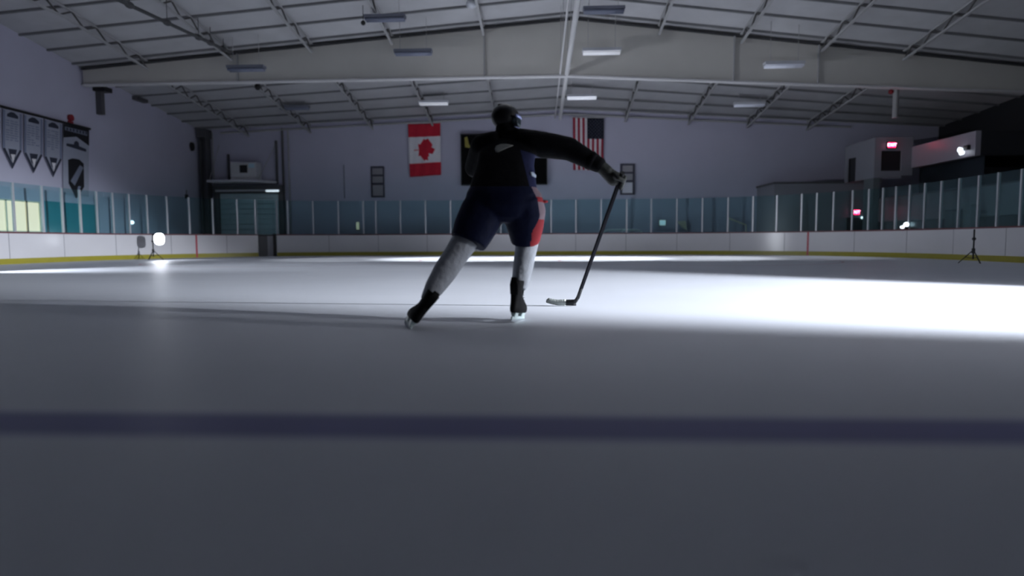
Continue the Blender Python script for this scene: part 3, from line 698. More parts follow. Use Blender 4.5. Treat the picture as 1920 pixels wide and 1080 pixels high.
bm = BM(); poly_plate(bm, [(7.214, 34.2, 1.674), (7.602, 34.2, 1.7), (7.665, 34.2, 1.224), (7.497, 34.2, 1.309), (7.243, 34.2, 1.562)], (0, .2, 0)); tag(obj('hanging_cloth', bm, 'beige'), 'beige cloth hung on the far wall behind the glass', 'cloth')
p, q = V((9.782, 34.1, 1.822)), V((10.696, 34.1, 1.457)); bm = BM(); bar(bm, p, q, .05, .08); tube(bm, q, (q.x, q.y, -.04), .03, n=6); tube(bm, p, (p.x, p.y, -.04), .03, n=6); tag(obj('handrail', bm, 'beige'), 'sloping pale handrail behind the far glass', 'rail')

# ------------------------------------------------------------------ right side: low block, tower, upper box, parapet
lf, nb = V((11.349, 32.0, 3.393)), V((16.114, 32.0, 3.353))
M['block'] = mat('grey painted block', (.27, .27, .31), .7, var=.06, scale=1)
t = thing('low_block_room', 'low pale flat roofed room behind the right end of the far glass', 'room', ((lf.x+nb.x)/2, 33.2, 0))
bm = BM(); box(bm, (lf.x, 32.0, -.04), (WR, YW-.01, lf.z)); obj('room_walls', bm, 'block', t)
bm = BM(); box(bm, (lf.x-.06, 31.94, lf.z), (WR, YW-.01, lf.z+.09)); obj('roof_slab', bm, 'steel', t)
tc0 = V((14.657, 29.2, 5.045)); xt = tc0.x; ztw = tc0.z
t = thing('stair_tower', 'tall grey stair tower with a dark doorway at the right', 'tower', (xt+.7, 30.3, 0))
dl, dh = V((14.95, 29.2, 4.557)), V((15.805, 29.2, 3.691))
lb = lf.z
bm = BM()
box(bm, (xt, 29.2, lb), (xt+.12, 31.95, ztw)); box(bm, (xt+.12, 29.2, dl.z), (WR, 29.32, ztw)); box(bm, (xt+.12, 29.2, lb), (dl.x, 29.32, dl.z)); box(bm, (dh.x, 29.2, dh.z-.2), (WR, 29.32, dl.z)); box(bm, (dl.x, 29.2, lb), (dh.x, 29.32, dh.z))
box(bm, (xt+.12, 31.7, lb), (WR, 31.9, ztw)); box(bm, (xt, 29.2, ztw), (WR, 31.95, ztw+.1))
obj('tower_walls', bm, 'block', t)
bm = BM(); box(bm, (xt+.02, 29.25, -.04), (xt+.28, 30.1, lb)); obj('tower_base', bm, 'parapet', t)
bm = BM(); box(bm, (dl.x, 29.26, dh.z), (dh.x, 29.31, dl.z)); obj('doorway', bm, 'black', t)
sa_, sb_ = V((14.85, 31.49, 4.499)), V((14.85, 30.899, 3.39))
bm = BM(); box(bm, (xt-.03, min(sa_.y, sb_.y), sb_.z), (xt+.01, max(sa_.y, sb_.y), sa_.z)); obj('slot_window', bm, 'wall_dark', t)
bm = BM(); box(bm, (xt-.05, max(sa_.y, sb_.y)-.12, sb_.z), (xt+.01, max(sa_.y, sb_.y), sa_.z)); obj('slot_jamb', bm, 'black', t)
# upper box
f0, f1 = V((16.25, 25.066, 4.72)), V((16.25, 25.0, 3.805))
t = thing('press_box', 'white upper storey box over the right stands', 'room', (18, 27, f1.z))
bm = BM(); box(bm, (16.25, f0.y, f1.z), (16.45, 29.2, f0.z)); obj('fascia', bm, 'fascia', t)
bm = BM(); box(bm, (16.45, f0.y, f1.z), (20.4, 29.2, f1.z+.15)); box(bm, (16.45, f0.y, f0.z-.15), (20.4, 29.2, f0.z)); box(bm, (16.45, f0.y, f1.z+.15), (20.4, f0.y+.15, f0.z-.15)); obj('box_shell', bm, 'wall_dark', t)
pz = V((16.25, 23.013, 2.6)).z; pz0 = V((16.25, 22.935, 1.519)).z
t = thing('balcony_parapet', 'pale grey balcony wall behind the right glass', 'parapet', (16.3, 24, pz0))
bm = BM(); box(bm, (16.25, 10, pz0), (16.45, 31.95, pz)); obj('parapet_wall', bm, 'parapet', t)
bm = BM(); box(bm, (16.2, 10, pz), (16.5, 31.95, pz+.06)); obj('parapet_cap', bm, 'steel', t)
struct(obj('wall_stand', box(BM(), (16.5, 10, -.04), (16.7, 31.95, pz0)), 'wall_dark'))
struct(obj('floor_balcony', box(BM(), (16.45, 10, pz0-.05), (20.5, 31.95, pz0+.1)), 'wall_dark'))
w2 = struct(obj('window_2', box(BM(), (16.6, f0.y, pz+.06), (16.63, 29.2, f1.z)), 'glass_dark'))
# stored things behind the right boards
p, q = V((15.6, 25.631, 1.797)), V((15.6, 24.817, 1.083))
t = thing('storage_cabinet', 'dark cabinet standing behind the right glass', 'cabinet', (15.8, (p.y+q.y)/2, 0))
bm = BM(); box(bm, (15.6, min(p.y, q.y), -.04), (16.1, max(p.y, q.y), p.z)); obj('cabinet_body', bm, 'wall_dark', t)
bm = BM(); box(bm, (15.57, min(p.y, q.y)+.05, .05), (15.6, max(p.y, q.y)-.05, p.z-.05)); obj('cabinet_door', bm, 'steel', t)
p = V((15.6, 24.694, 1.93)); bm = BM(); box(bm, (15.6, p.y-.55, -.04), (15.9, p.y-.15, p.z)); tag(obj('bin', bm, 'concrete'), 'narrow taller bin beside the dark cabinet', 'bin')
# exit signs
def exit_sign(c, w, h, ynear, label):
    c = V(c); t = thing('exit_sign', label, 'sign', c, 'red exit signs')
    bm = BM(); box(bm, (c.x-w/2-.03, ynear-.10, c.z-h/2-.03), (c.x+w/2+.03, ynear-.002, c.z+h/2+.03)); obj('sign_case', bm, 'black', t)
    bm = BM(); box(bm, (c.x-w/2, ynear-.13, c.z-h/2), (c.x+w/2, ynear-.10, c.z+h/2)); obj('lit_face', bm, 'exit_glow', t)
    cu = bpy.data.curves.new('lettering', 'FONT'); cu.body = 'EXIT'; cu.size = h*.95; cu.align_x = 'CENTER'; cu.align_y = 'CENTER'; cu.extrude = .004
    o = bpy.data.objects.new('tmp', cu); COL.objects.link(o); bpy.context.view_layer.update()
    me = bpy.data.meshes.new_from_object(o.evaluated_get(bpy.context.evaluated_depsgraph_get())); bpy.data.objects.remove(o)
    me.transform(Matrix.Translation((c.x, ynear-.136, c.z)) @ Matrix.Rotation(PI/2, 4, 'X'))
    bm = BM(); bm.from_mesh(me); obj('lettering', bm, 'exit_text', t)
exit_sign((15.321, 29.1, 4.792), .30, .20, 29.2, 'glowing red exit sign over the dark tower doorway')
exit_sign((15.206, 31.9, 1.995), .36, .22, 32.0, 'glowing red exit sign on the low room behind the glass')
# dark doorway under the lower sign and its white dot
a, c = V((14.833, 31.95, 1.742)), V((15.731, 31.95, 0.654))
bm = BM(); box(bm, (a.x, 31.93, 0), (c.x, 31.995, a.z)); struct(obj('door_2', bm, 'black'))
p = V((15.518, 31.85, 1.735)); bm = BM(); sphere(bm, (p.x, 31.88, p.z), .055); tag(obj('white_dot', bm, 'white_lamp'), 'tiny white dot at the corner of the low room doorway', 'lamp')
# twin head emergency lights
def emergency(c, x, label, axis):
    c = V(c); t = thing('emergency_light', label, 'light', c, 'twin head emergency lights')
    bm = BM(); box(bm, (x-.12, c.y-.22, c.z-.02), (x, c.y+.02, c.z+.16)); obj('battery_case', bm, 'black', t)
    for dy, dz in ((.12, .02), (.02, -.10)):
        k = V((x-.2, c.y+dy, c.z+dz)); bm = BM(); tube(bm, k+V((.1, 0, 0)), k, .07, .10, n=14); sphere(bm, k, .10, (.5, 1, 1), n=14); obj('lamp_head', bm, 'white_lamp', t, True)
emergency((16.2, 25.546, 4.079), 16.25, 'white twin head emergency light on the upper white box', 0)
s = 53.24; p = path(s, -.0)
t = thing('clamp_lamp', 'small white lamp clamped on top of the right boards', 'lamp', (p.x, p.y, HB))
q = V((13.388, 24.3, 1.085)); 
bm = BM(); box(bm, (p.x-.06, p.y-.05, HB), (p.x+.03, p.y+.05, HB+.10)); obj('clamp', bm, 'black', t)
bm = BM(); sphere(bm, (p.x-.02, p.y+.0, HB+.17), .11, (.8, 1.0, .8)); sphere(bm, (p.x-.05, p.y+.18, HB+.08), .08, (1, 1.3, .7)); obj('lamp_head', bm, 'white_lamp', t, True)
# suspended unit on the far right and its drop
p = V((14.567, 27.5, 6.727)); q = V((14.608, 27.5, 5.67))
t = thing('downpipe', 'grey roof drop pipe at the far right above the stair tower', 'pipe', q)
bm = BM(); tube(bm, (p.x, 27.5, q.z), (p.x, 27.5, zroof(p.x, 27.5)-.06), .11, n=12); obj('pipe_drop', bm, 'joist', t)
bm = BM(); sphere(bm, (p.x-.2, 27.5, p.z), .1); obj('red_valve', bm, 'red_alarm', t, True)

# ------------------------------------------------------------------ light stands on the ice
def tripod(base, h, label, name='light_stand'):
    b0 = V(base); t = thing(name, label, 'stand', b0, 'light stands on the ice')
    bm = BM(); tube(bm, b0+V((0, 0, .12)), b0+V((0, 0, h)), .022, n=8); obj('pole', bm, 'black', t)
    bm = BM(); tube(bm, b0+V((0, 0, .28)), b0+V((0, 0, .42)), .045, n=10); obj('collar', bm, 'black', t)
    bm = BM(); sphere(bm, b0+V((0, 0, h*.72)), .05); obj('knob', bm, 'black', t, True)
    for k in range(3):
        a = .5+k*2*PI/3; e = b0+V((.33*math.cos(a), .33*math.sin(a), .012))
        bm = BM(); tube(bm, b0+V((0, 0, .38)), e, .014, n=6); sphere(bm, e, .012, n=8); obj('leg', bm, 'black', t)
        bm = BM(); tube(bm, b0+V((0, 0, .14)), lerp(b0+V((0, 0, .38)), e, .55), .009, n=6); obj('brace', bm, 'black', t)
    return t
tb = V((-15.376, 24.759, 0.0)); hh = 1.02
tripod(tb, hh, 'black tripod stand in front of the left boards carrying the bright lamp')
lc = V((-14.532, 24.0, 0.818)); lc = V((tb.x+.34, tb.y-.12, lc.z))
t = thing('led_light_panel', 'glaring white lamp panel on the tripod by the left boards', 'lamp', lc)
n = V((.45, -.89, -.04)).normalized(); u, w = frame_of(n)
def panel_box(h0, h1, d0, d1, m, nm, name, par):
    bm = BM(); q = lambda d: [lc+n*d-u*h0-w*h1, lc+n*d+u*h0-w*h1, lc+n*d+u*h0+w*h1, lc+n*d-u*h0+w*h1]
    hexa(bm, q(d0), q(d1)); return obj(name, bm, m, par, bevel=.02)
bm = loft(BM(), [(lc-n*.08, u*.15, w*.18), (lc-n*.012, u*.20, w*.245)], 28, 2.8); obj('lamp_housing', bm, 'black', t)
bm = loft(BM(), [(lc-n*.014, u*.185, w*.23), (lc, u*.185, w*.23), (lc+n*.02, u*.16, w*.20)], 28, 2.6); obj('lamp_face', bm, 'led', t)
bm = BM(); bar(bm, lc-n*.06, tb+V((0, 0, hh)), .03, .03); obj('yoke', bm, 'black', t)
tripod((12.011, 18.395, 0.0), .95, 'dark slim stand in place of a reflection in the right boards')  # solid stand added for a stand mirrored in the glossy boards

# ------------------------------------------------------------------ the skater
hipC, chest, neck = V((-0.309, 5.36, 1.034)), V((-0.289, 5.52, 1.406)), V((-0.28, 5.64, 1.595))
hipL, hipR = V((-0.442, 5.36, 1.0)), V((-0.189, 5.36, 0.998))
kneeL, kneeR = V((-0.644, 5.26, 0.655)), V((-0.122, 5.52, 0.661))
conL, conR = V((-1.075, 5.025, 0.0)), V((-0.202, 5.374, 0.0))
upL, upR = V((.215, .05, .294)).normalized(), V((.03, .03, .40)).normalized()
ankL, ankR = conL+upL*.31, conR+upR*.31
shL, shR = V((-0.503, 5.63, 1.5)), V((-0.085, 5.57, 1.514))
elL, elR = V((-0.602, 5.85, 1.347)), V((0.234, 5.55, 1.463))
wrL, wrR = V((-0.515, 6.08, 1.282)), V((0.502, 5.5, 1.31))
head = V((-0.314, 5.68, 1.717))
FD = V((.82, .57, -.10)).normalized()             # the face looks right and away
FS = FD.cross(V((0, 0, 1))).normalized(); FU = FS.cross(FD)
HR = Matrix((FS, FD, FU)).transposed()
# grip on the stick
grip = V((0.66, 5.5, 1.175)); heel = V((0.355, 6.63, 0.02)); S = (heel-grip).normalized(); butt = grip - S*.09
pd = (wrR-grip); pd = (pd - S*pd.dot(S)).normalized(); qd = S.cross(pd)
def around(a, r, along): return grip + S*along + (pd*math.cos(math.radians(a)) + qd*math.sin(math.radians(a)))*r

def hand_chain(bm, k):
    """hand closed on the shaft: palm, four fingers, thumb; k scales the thickness"""
    pc = grip+pd*.055
    for a in (-.035, -.012, .012, .035): chain(bm, [(pc+S*a+qd*.012, .020*k), (wrR+(pc-wrR)*.35+S*a*.5, .019*k)], 10)
    for i, a in enumerate((-.045, -.015, .015, .043)):
        sc = (1.0, 1.05, 1.0, .85)[i]
        chain(bm, [(around(15, .050, a), .0125*k), (around(75, .043*sc, a), .0115*k), (around(140, .040*sc, a+.002), .0105*k), (around(200, .037, a+.004), .0095*k)], 10)
    chain(bm, [(around(-20, .055, -.055), .013*k), (around(-75, .045, -.062), .012*k), (around(-140, .038, -.050), .0105*k)], 10)
    chain(bm, [(pc, .034*k), (wrR, .030*k)], 12)
    return bm
def left_hand(bm, k):
    d = (wrL-elL).normalized(); u, w = frame_of(d); pc = wrL+d*.085
    chain(bm, [(wrL, .03*k), (pc, .034*k)], 12)
    for i, a in enumerate((-.036, -.012, .012, .036)):
        L_ = (.9, 1.0, .96, .78)[i]; b0 = pc+u*a+d*.03
        chain(bm, [(b0, .0125*k), (b0+d*.035*L_-w*.012, .0115*k), (b0+d*.05*L_-w*.042, .0105*k), (b0+d*.035*L_-w*.066, .0095*k)], 10)
    chain(bm, [(pc+u*-.03-d*.03, .014*k), (pc+u*-.055+d*.01-w*.015, .012*k), (pc+u*-.048+d*.035-w*.03, .0105*k)], 10)
    return bm

bm = BM()                                         # the body, one continuous surface
sphere(bm, head+FU*.035, .100, (.82, 1.0, 1.0), HR)
sphere(bm, head+FD*.035-FU*.055, .070, (.85, .95, 1.05), HR)            # jaw
sphere(bm, head+FD*.098-FU*.018, .017, (.8, 1.2, 1.5), HR)              # nose
sphere(bm, head+FD*.088-FU*.062, .022, (1.2, .6, .45), HR)              # lips
for s in (-1, 1):
    sphere(bm, head+FS*s*.084-FU*.015-FD*.005, .024, (.4, .8, 1.3), HR) # ears
    sphere(bm, head+FS*s*.033+FD*.083+FU*.018, .016, (1.2, .6, .6), HR) # brow and lids
chain(bm, [(head-FU*.07-FD*.02, .058), (neck, .062)])
loft(bm, [(hipC-V((0,0,.05)), (.155,0,0), (0,.105,.03)), (hipC+V((0,.02,.08)), (.16,0,0), (0,.11,.03)), (lerp(hipC, chest, .55), (.14,0,0), (0,.10,.03)), (chest, (.175,0,0), (0,.11,.04)), (lerp(chest, neck, .7), (.15,0,0), (0,.09,.03)), (neck, (.06,0,0), (0,.055,.02))])
chain(bm, [(shL, .062), (elL, .046), (wrL, .033)]); chain(bm, [(shR, .062), (elR, .046), (wrR, .033)])
chain(bm, [(hipL, .088), (kneeL, .060), (lerp(kneeL, ankL, .35), .055), (ankL, .038)]); chain(bm, [(hipR, .088), (kneeR, .060), (lerp(kneeR, ankR, .35), .055), (ankR, .038)])
hand_chain(bm, 1.0); left_hand(bm, 1.0)
body = obj('person', fuse(bm, .007, 3), 'skin', None, True)
tag(body, 'hockey skater seen from behind, mid stride, right arm stretched out to a stick', 'person')

# jersey: torso and both sleeves in one cloth
bm = BM(); chain(bm, [(neck, .088), (lerp(neck, head, .5)-V((.015,0,0)), .086)])
loft(bm, [((-0.317, 5.36, 1.1), (.285,0,0), (0,.19,.02)), ((-0.314, 5.39, 1.178), (.272,0,0), (0,.185,.03)), ((-0.304, 5.46, 1.309), (.245,0,0), (0,.175,.04)), ((-0.289, 5.53, 1.438), (.245,0,0), (0,.17,.05)), ((-0.278, 5.6, 1.543), (.215,0,.01), (0,.14,.05)), ((-0.271, 5.65, 1.615), (.12,0,.01), (0,.10,.03)), ((-0.267, 5.66, 1.653), (.088,0,.01), (0,.085,.02))], 28, 2.3)
chain(bm, [(V((-0.167, 5.58, 1.544)), .10), (shR+V((.02,0,-.005)), .118), (V((0.098, 5.56, 1.488)), .108), (elR, .100), (lerp(elR, wrR, .55), .082), (lerp(elR, wrR, .92), .070)], 20)
chain(bm, [(V((-0.413, 5.61, 1.528)), .10), (shL, .112), (elL, .092), (lerp(elL, wrL, .9), .066)], 20)
jb = fuse(bm, .012, 8)
rim = Matrix
def cut(bm, co, no): bmesh.ops.bisect_plane(bm, geom=bm.verts[:]+bm.edges[:]+bm.faces[:], plane_co=co, plane_no=no)
zlo, zhi = (-0.065, 5.4, 1.123)[2], (-0.109, 5.4, 1.388)[2]
xa = hipC.x+.215
jpl = (V((xa, 5.4, zlo)), V((1, 0, .25)).normalized())
cut(jb, *jpl); cut(jb, V((0, 0, zhi)), V((.3, 0, 1)).normalized()); cut(jb, V((0, 5.56, 0)), V((0, 1, 0)))
for f in jb.faces:
    c = f.calc_center_median()
    f.material_index = 1 if (c-jpl[0]).dot(jpl[1]) > 0 and c.z-zhi+.3*c.x < 0 and c.z > zlo-.06 and c.x < hipC.x+.36 and c.y < 5.56 else 0
jersey = obj('jersey', jb, ['jersey', 'jersey_lit'], body, True)
def surface_of(o):
    me = o.data; b2 = bmesh.new(); b2.from_mesh(me)
    bmesh.ops.translate(b2, verts=b2.verts, vec=ORG[o.name]); t = BVHTree.FromBMesh(b2); return t, b2
def applique(tree, pts, ref, m, name, parent, off=.006):
    """flat shape sewn onto the cloth: a fan of points dropped onto the surface along +Y"""
    c = V((0, 0, 0))
    for p in pts: c += V(p)
    c /= len(pts); bm = BM(); rings = []
    for k in (0.02, .35, .7, 1.0):
        r = []
        for p in pts:
            q = lerp(c, V(p), k); h = tree.ray_cast(V((q.x, q.y-1.2, q.z)), V((0, 1, 0)))
            hp = h[0] if h[0] else q; r.append(hp + (h[1]*off if h[0] else V((0, 0, 0))))
        rings.append([bm.verts.new(x) for x in r])
    n = len(pts)
    bm.faces.new(rings[0])
    for a, b2 in zip(rings, rings[1:]):
        for i in range(n): bm.faces.new([a[i], a[(i+1)%n], b2[(i+1)%n], b2[i]])
    o = obj(name, bm, m, parent, True); md = o.modifiers.new('thick', 'SOLIDIFY'); md.thickness = .006; md.offset = 0
    return o
jt, keep = surface_of(jersey)
applique(jt, [(-0.386, 5.3, 1.447), (-0.377, 5.3, 1.473), (-0.342, 5.3, 1.489), (-0.29, 5.3, 1.489), (-0.233, 5.3, 1.475), (-0.272, 5.3, 1.458), (-0.312, 5.3, 1.437), (-0.356, 5.3, 1.416), (-0.378, 5.3, 1.417)], None, 'patch', 'crest', jersey)

# pants
bm = BM()
def limb(bm, secs, power=2.4):
    """secs of (centre, half width, half depth); sections square to the limb"""
    R = []
    for i, (p, a, b2) in enumerate(secs):
        d = (V(secs[min(i+1, len(secs)-1)][0]) - V(secs[max(i-1, 0)][0])).normalized()
        u = V((-d.z, 0, d.x)).normalized(); v = d.cross(u).normalized()
        if u.x < 0: u = -u
        R.append((p, u*a, v*b2))
    return loft(bm, R, 26, power)
loft(bm, [((-0.318, 5.37, 1.145), (.27,0,0), (0,.18,.02)), ((-0.317, 5.35, 1.077), (.305,0,0), (0,.20,.02)), ((-0.317, 5.35, 0.976), (.315,0,0), (0,.205,0)), ((-0.314, 5.36, 0.875), (.25,0,0), (0,.17,0)), ((-0.314, 5.36, 0.831), (.12,0,0), (0,.12,0))], 28, 2.3)
limb(bm, [((-0.433, 5.36, 1.022), .17, .19), ((-0.495, 5.34, 0.902), .185, .185), ((-0.558, 5.29, 0.769), .172, .17), ((-0.599, 5.26, 0.668), .150, .155)])
limb(bm, [((-0.175, 5.36, 1.033), .18, .19), ((-0.141, 5.4, 0.911), .182, .185), ((-0.134, 5.45, 0.787), .152, .165), ((-0.135, 5.49, 0.674), .122, .150)])
pb = fuse(bm, .012, 5)
zt_, zm, zb_ = (-0.065, 5.4, 1.145)[2], (-0.065, 5.4, 1.017)[2], (-0.066, 5.45, 0.706)[2]
sl = (5.30-5.232)/(zb_-zm); sn = V((0, 1, -sl)).normalized()
front, back = V((0, 5.232, zm)), V((0, 5.42, zm))
for q in (front, back): cut(pb, q, sn)
for z_ in (zt_, zm-.02, zm+.02, zb_+.15): cut(pb, V((0, 0, z_)), V((0, 0, 1)))
for f in pb.faces:
    c = f.calc_center_median(); k = 0
    if c.x > hipC.x+.280+.16*min(0, c.z-zm)-.5*max(0, c.z-zm) and f.normal.x > .1 and (c-front).dot(sn) > 0 and (c-back).dot(sn) < 0 and c.z < zt_:
        k = 2 if abs(c.z-zm) < .02 or c.z < zb_+.15 else 1
    f.material_index = k
pants = obj('hockey_pants', pb, ['pants', 'pants_white', 'pants_red'], body, True)
bm = BM(); sphere(bm, (0.033, 5.42, 1.009), .026, (1.0, 1.6, .5)); obj('stripe_buckle', bm, 'pants_red', pants, True)
pt, keep2 = surface_of(pants)
applique(pt, [(-0.063, 5.3, 1.228), (-0.029, 5.3, 1.236), (0.002, 5.3, 1.21), (-0.007, 5.3, 1.184), (-0.05, 5.3, 1.197)], None, 'patch_white', 'hip_badge', jersey) if False else None
applique(jt, [(-0.094, 5.3, 1.241), (-0.072, 5.3, 1.245), (-0.05, 5.3, 1.228), (-0.05, 5.3, 1.202), (-0.081, 5.3, 1.211)], None, 'patch_white', 'hip_badge', jersey)
bm = BM(); loft(bm, [((-0.711, 5.11, 0.703), (.05,0,-.012), (0,.01,.0)), ((-0.711, 5.11, 0.692), (.05,0,-.012), (0,.01,.0))], 8, 4); 
bm.free()

# socks over shin guards
def sock(secs, label=None):
    bm = BM(); limb(bm, secs, 2.1); o = obj('sock', fuse(bm, .010, 5), 'sock', body, True); return o
sock([(lerp(kneeL, ankL, -.20), .105, .105), (lerp(kneeL, ankL, .02), .108, .115), (lerp(kneeL, ankL, .25), .100, .105), (lerp(kneeL, ankL, .55), .098, .10), (lerp(kneeL, ankL, .85), .080, .085), (lerp(kneeL, ankL, .97), .066, .07), (lerp(kneeL, ankL, 1.10), .050, .052)])
sock([(lerp(kneeR, ankR, -.25), .10, .105), (lerp(kneeR, ankR, .02), .098, .112), (lerp(kneeR, ankR, .25), .092, .105), (lerp(kneeR, ankR, .6), .086, .095), (lerp(kneeR, ankR, .95), .074, .08), (lerp(kneeR, ankR, 1.10), .052, .054)])

# skates
def skate(con, up, toe):
    up = V(up).normalized(); fw = V(toe); fw = (fw-up*fw.dot(up)).normalized(); sd = fw.cross(up).normalized()
    K = 1.14
    T = lambda x, y, z: con + (sd*x + fw*y + up*z)*K
    def ring(z, yc, hw, hl, yt=0): return (T(0, yc, z), sd*hw*K, (fw*hl + up*yt)*K)
    bm = BM()
    loft(bm, [ring(.066, .010, .036, .128), ring(.080, .010, .043, .138), ring(.105, .008, .045, .138), ring(.130, -.004, .043, .122), ring(.155, -.028, .041, .095, .0), ring(.185, -.052, .040, .070), ring(.225, -.064, .041, .058), ring(.270, -.066, .046, .060), ring(.305, -.064, .049, .064)], 26, 2.3)
    bm2 = fuse(bm, .008, 3)
    bo = obj('skate', bm2, 'boot', body, True)
    bm = BM()                                     # tongue and tendon guard
    loft(bm, [(T(0, .0, .20), sd*.032*K, fw*.012*K), (T(0, .005, .27), sd*.036*K, fw*.012*K), (T(0, .018, .335), sd*.030*K, fw*.010*K)], 14, 3); obj('tongue', bm, 'boot', bo, True)
    bm = BM(); loft(bm, [(T(0, -.115, .20), sd*.030*K, fw*.010*K), (T(0, -.128, .27), sd*.034*K, fw*.009*K), (T(0, -.138, .325), sd*.022*K, fw*.007*K)], 14, 3); obj('tendon_guard', bm, 'boot', bo, True)
    bm = BM()
    for i in range(6):
        y, z = .062-.011*i, .140+.018*i
        tube(bm, T(-.026, y, z), T(.026, y+.006, z+.004), .0035, n=6)
    obj('laces', bm, 'sock', bo)
    bm = BM()                                     # holder: two towers and a bridge
    for y0, y1 in ((-.105, -.035), (.045, .120)):
        hexa(bm, [T(-.022, y0, .070), T(.022, y0, .070), T(.022, y1, .070), T(-.022, y1, .070)], [T(-.006, y0+.008, .024), T(.006, y0+.008, .024), T(.006, y1-.008, .024), T(-.006, y1-.008, .024)])
    hexa(bm, [T(-.007, -.130, .040), T(.007, -.130, .040), T(.007, .140, .040), T(-.007, .140, .040)], [T(-.006, -.135, .020), T(.006, -.135, .020), T(.006, .145, .020), T(-.006, .145, .020)])
    obj('blade_holder', bm, 'holder', bo, bevel=.003)
    bm = BM(); pr = [(-.135, .022), (-.140, .012), (-.120, .003), (-.06, 0), (.06, 0), (.125, .004), (.150, .014), (.148, .024)]
    poly_plate(bm, [T(-.002, y, z) for y, z in pr], sd*.004*K); obj('runner', bm, 'blade', bo)
skate(conL, upL, (-.38, .92, 0)); skate(conR, upR, (.30, .95, 0))

# helmet
bm = BM()
sphere(bm, head+FU*.040, .122, (.90, 1.08, .95), HR, 24)
hb_ = fuse(bm, .010, 2)
cut = head-FU*.058
bmesh.ops.bisect_plane(hb_, geom=hb_.verts[:]+hb_.edges[:]+hb_.faces[:], plane_co=cut, plane_no=FU*-1-FD*-.25, clear_outer=True)
helmet = obj('helmet', hb_, 'helmet', body, True); md = helmet.modifiers.new('shell', 'SOLIDIFY'); md.thickness = .012
bm = BM(); chain(bm, [(head+FU*.138+FD*.06, .012), (head+FU*.150-FD*.0, .012), (head+FU*.132-FD*.075, .012)], 10); obj('helmet_ridge', bm, 'helmet', helmet, True)
def arc_strip(r, a0, a1, z0, z1, th, m, name, par, tilt=0.0, n=14):
    bm = BM(); R = []
    for i in range(n+1):
        a = math.radians(lerp(a0, a1, i/n)); d = FD*math.cos(a)+FS*math.sin(a)
        R.append([bm.verts.new(head+d*r*1.06+FU*z0), bm.verts.new(head+d*(r+th)*1.06+FU*z0), bm.verts.new(head+d*(r+th+tilt)*1.06+FU*z1), bm.verts.new(head+d*(r+tilt)*1.06+FU*z1)])
    for a, b2 in zip(R, R[1:]):
        for i in range(4): bm.faces.new([a[i], a[(i+1)%4], b2[(i+1)%4], b2[i]])
    bm.faces.new(R[0]); bm.faces.new(R[-1][::-1]); return obj(name, bm, m, par, True)
vz = arc_strip(.128, -80, 80, -.055, .045, .004, 'glass_dark', 'visor', helmet)
arc_strip(.126, -84, 84, .030, .052, .009, 'visor', 'visor_rim', vz)
arc_strip(.126, -60, 84, -.062, -.052, .007, 'visor', 'visor_rim', vz)
bm = BM(); path_tube(bm, [head+FS*.098-FU*.02, head+FS*.075-FU*.09+FD*.02, head-FU*.125+FD*.045, head-FS*.075-FU*.09+FD*.02, head-FS*.098-FU*.02], .006, 6); obj('chin_strap', bm, 'helmet', helmet, True)

# gloves
bm = hand_chain(BM(), 1.75)
ax_ = (elR-wrR).normalized()
chain(bm, [(lerp(wrR, grip, .35), .052), (wrR+ax_*.02, .058), (wrR+ax_*.085, .070)], 16)
g = obj('glove', fuse(bm, .008, 3), 'glove', body, True)
bm = BM(); u_, w_ = frame_of(ax_)
loft(bm, [(wrR+ax_*.06, u_*.074, w_*.074), (wrR+ax_*.105, u_*.083, w_*.083)], 20); obj('glove_cuff', bm, 'jersey', g, True)
bm = left_hand(BM(), 1.75); axl = (elL-wrL).normalized()
chain(bm, [(wrL, .052), (wrL+axl*.085, .066)], 16)
obj('glove', fuse(bm, .009, 3), 'glove', body, True)

# stick
t = thing('hockey_stick', 'dark hockey stick held out to the right of the skater, blade on the ice', 'stick', heel)
bm = BM(); bar(bm, butt, lerp(grip, heel, .86), .034, .026); obj('shaft', bm, 'shaft', t, bevel=.006)
bm = BM(); tube(bm, butt-S*.01, butt+S*.03, .020, n=12); obj('butt_end', bm, 'tape_dark', t)
toe_ = V((0.046, 6.686, 0.02)); along = (toe_-heel); Lb = along.length; along.normalize(); side_ = V((along.y, -along.x, 0)).normalized()
def bpt(k, z, s): 
    c = heel + along*(Lb*k) + side_*(.035*k*k); return V((c.x, c.y, max(.004, z))) + side_*s
def blade_part(k0, k1, mi, name, grow=0.0):
    bm = BM(); n = 10; R = []
    for i in range(n+1):
        k = lerp(k0, k1, i/n); e = .066*(1-.25*k) if k < .9 else .066*.775*(1-((k-.9)/.1)**2*.55)
        lo = .008 + (.035*max(0, k-.55)**1.4*2.2); hi = lo+e
        th = lerp(.013, .006, max(0, k))+grow
        R.append([bm.verts.new(bpt(k, lo-grow*.5, -th)), bm.verts.new(bpt(k, lo-grow*.5, th)), bm.verts.new(bpt(k, hi+grow, th*.7)), bm.verts.new(bpt(k, hi+grow, -th*.7))])
    for a, b2 in zip(R, R[1:]):
        for i in range(4): bm.faces.new([a[i], a[(i+1)%4], b2[(i+1)%4], b2[i]])
    bm.faces.new(R[0]); bm.faces.new(R[-1][::-1]); return bm
obj('blade', blade_part(-.02, 1.0, 0, 'blade'), 'tape_dark', t, True)
obj('blade_tape', blade_part(.32, .985, 0, 'tape', .003), 'tape_white', t, True)
bm = BM(); s1 = lerp(grip, heel, .84); k0 = bpt(.0, .045, 0); k1 = bpt(.10, .045, 0)
path_tube(bm, [s1, lerp(grip, heel, .93), lerp(lerp(grip, heel, .97), k1, .35), k1], .019, 10); obj('hosel', bm, 'tape_dark', t, True)

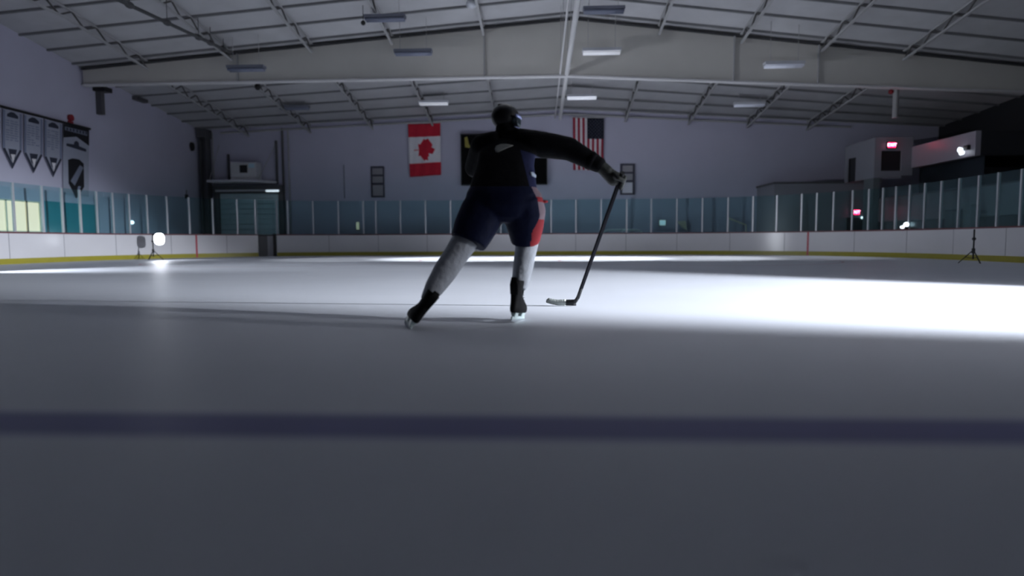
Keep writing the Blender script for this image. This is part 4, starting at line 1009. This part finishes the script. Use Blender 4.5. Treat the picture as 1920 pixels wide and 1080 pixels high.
# ------------------------------------------------------------------ light
def lamp(kind, name, loc, energy, col, target=None, **k):
    d = bpy.data.lights.new(name, kind); d.energy = energy; d.color = col
    for a, v in k.items(): setattr(d, a, v)
    o = bpy.data.objects.new(name, d); COL.objects.link(o); o.location = loc
    if target is not None: o.rotation_euler = (V(target)-V(loc)).to_track_quat('-Z', 'Y').to_euler()
    return o
cool = (.86, .91, 1.0)
KEY = (13.0, 2.6, 2.9)
lamp('SPOT', 'side lamp throw', KEY, 38000, (.86, .91, 1.0), (-4.3, 12.65, -3.1), spot_size=math.radians(40), spot_blend=.6, shadow_soft_size=.12)
lamp('SPOT', 'near ice fill', (0.6, 12.0, 9.6), 680, (.93, .94, 1.0), (.2, 7.6, 0), spot_size=math.radians(54), spot_blend=1.0, shadow_soft_size=2.2)  # added overhead spot that brightens the ice in front
lamp('SPOT', 'side lamp spill', KEY, 2600, (.93, .94, 1.0), (-3.5, 11.0, -6.0), spot_size=math.radians(66), spot_blend=1.0, shadow_soft_size=.25)
lamp('SPOT', 'left boards lamp', (-14.5, 13.6, 1.08), 2600, cool, (10.9, 29, .6), spot_size=math.radians(70), spot_blend=.9, shadow_soft_size=.12)
lamp('SPOT', 'tripod lamp throw', lc+n*.05, 160, cool, lc+V((10, -4, -.5)), spot_size=math.radians(120), spot_blend=.6, shadow_soft_size=.15)
for x, e in ((-7, 700), (-2.8, 3700), (1.4, 3700), (5.4, 1700), (9.2, 600)):
    lamp('SPOT', 'far ice fill', (x, 24.6, 7.5), e, (.90, .94, 1.0), (x, 24.8, 0), spot_size=math.radians(58), spot_blend=.5, shadow_soft_size=.3)  # unseen ceiling spots added to brighten the far strip of ice

W = bpy.data.worlds.new('night'); SC.world = W; W.use_nodes = True
W.node_tree.nodes['Background'].inputs[0].default_value = (.004, .0043, .006, 1); W.node_tree.nodes['Background'].inputs[1].default_value = 1.0

# ------------------------------------------------------------------ camera
cd = bpy.data.cameras.new('camera'); cd.sensor_width = 36; cd.lens = 22.5; cd.clip_end = 200; cd.clip_start = .05
cam = bpy.data.objects.new('camera', cd); COL.objects.link(cam)
cam.matrix_world = Matrix.Translation((0, 0, .68)) @ Matrix.Rotation(math.radians(2.62), 4, 'Z') @ Matrix.Rotation(PI/2+math.radians(-4.2), 4, 'X') @ Matrix.Rotation(math.radians(-.25), 4, 'Z')
cd.dof.use_dof = True; cd.dof.focus_distance = 8.5; cd.dof.aperture_fstop = .65
SC.camera = cam
SC.view_settings.view_transform = 'Standard'; SC.view_settings.look = 'None'; SC.view_settings.gamma = 1; SC.view_settings.use_curve_mapping = False
SC.view_settings.exposure = 0.0
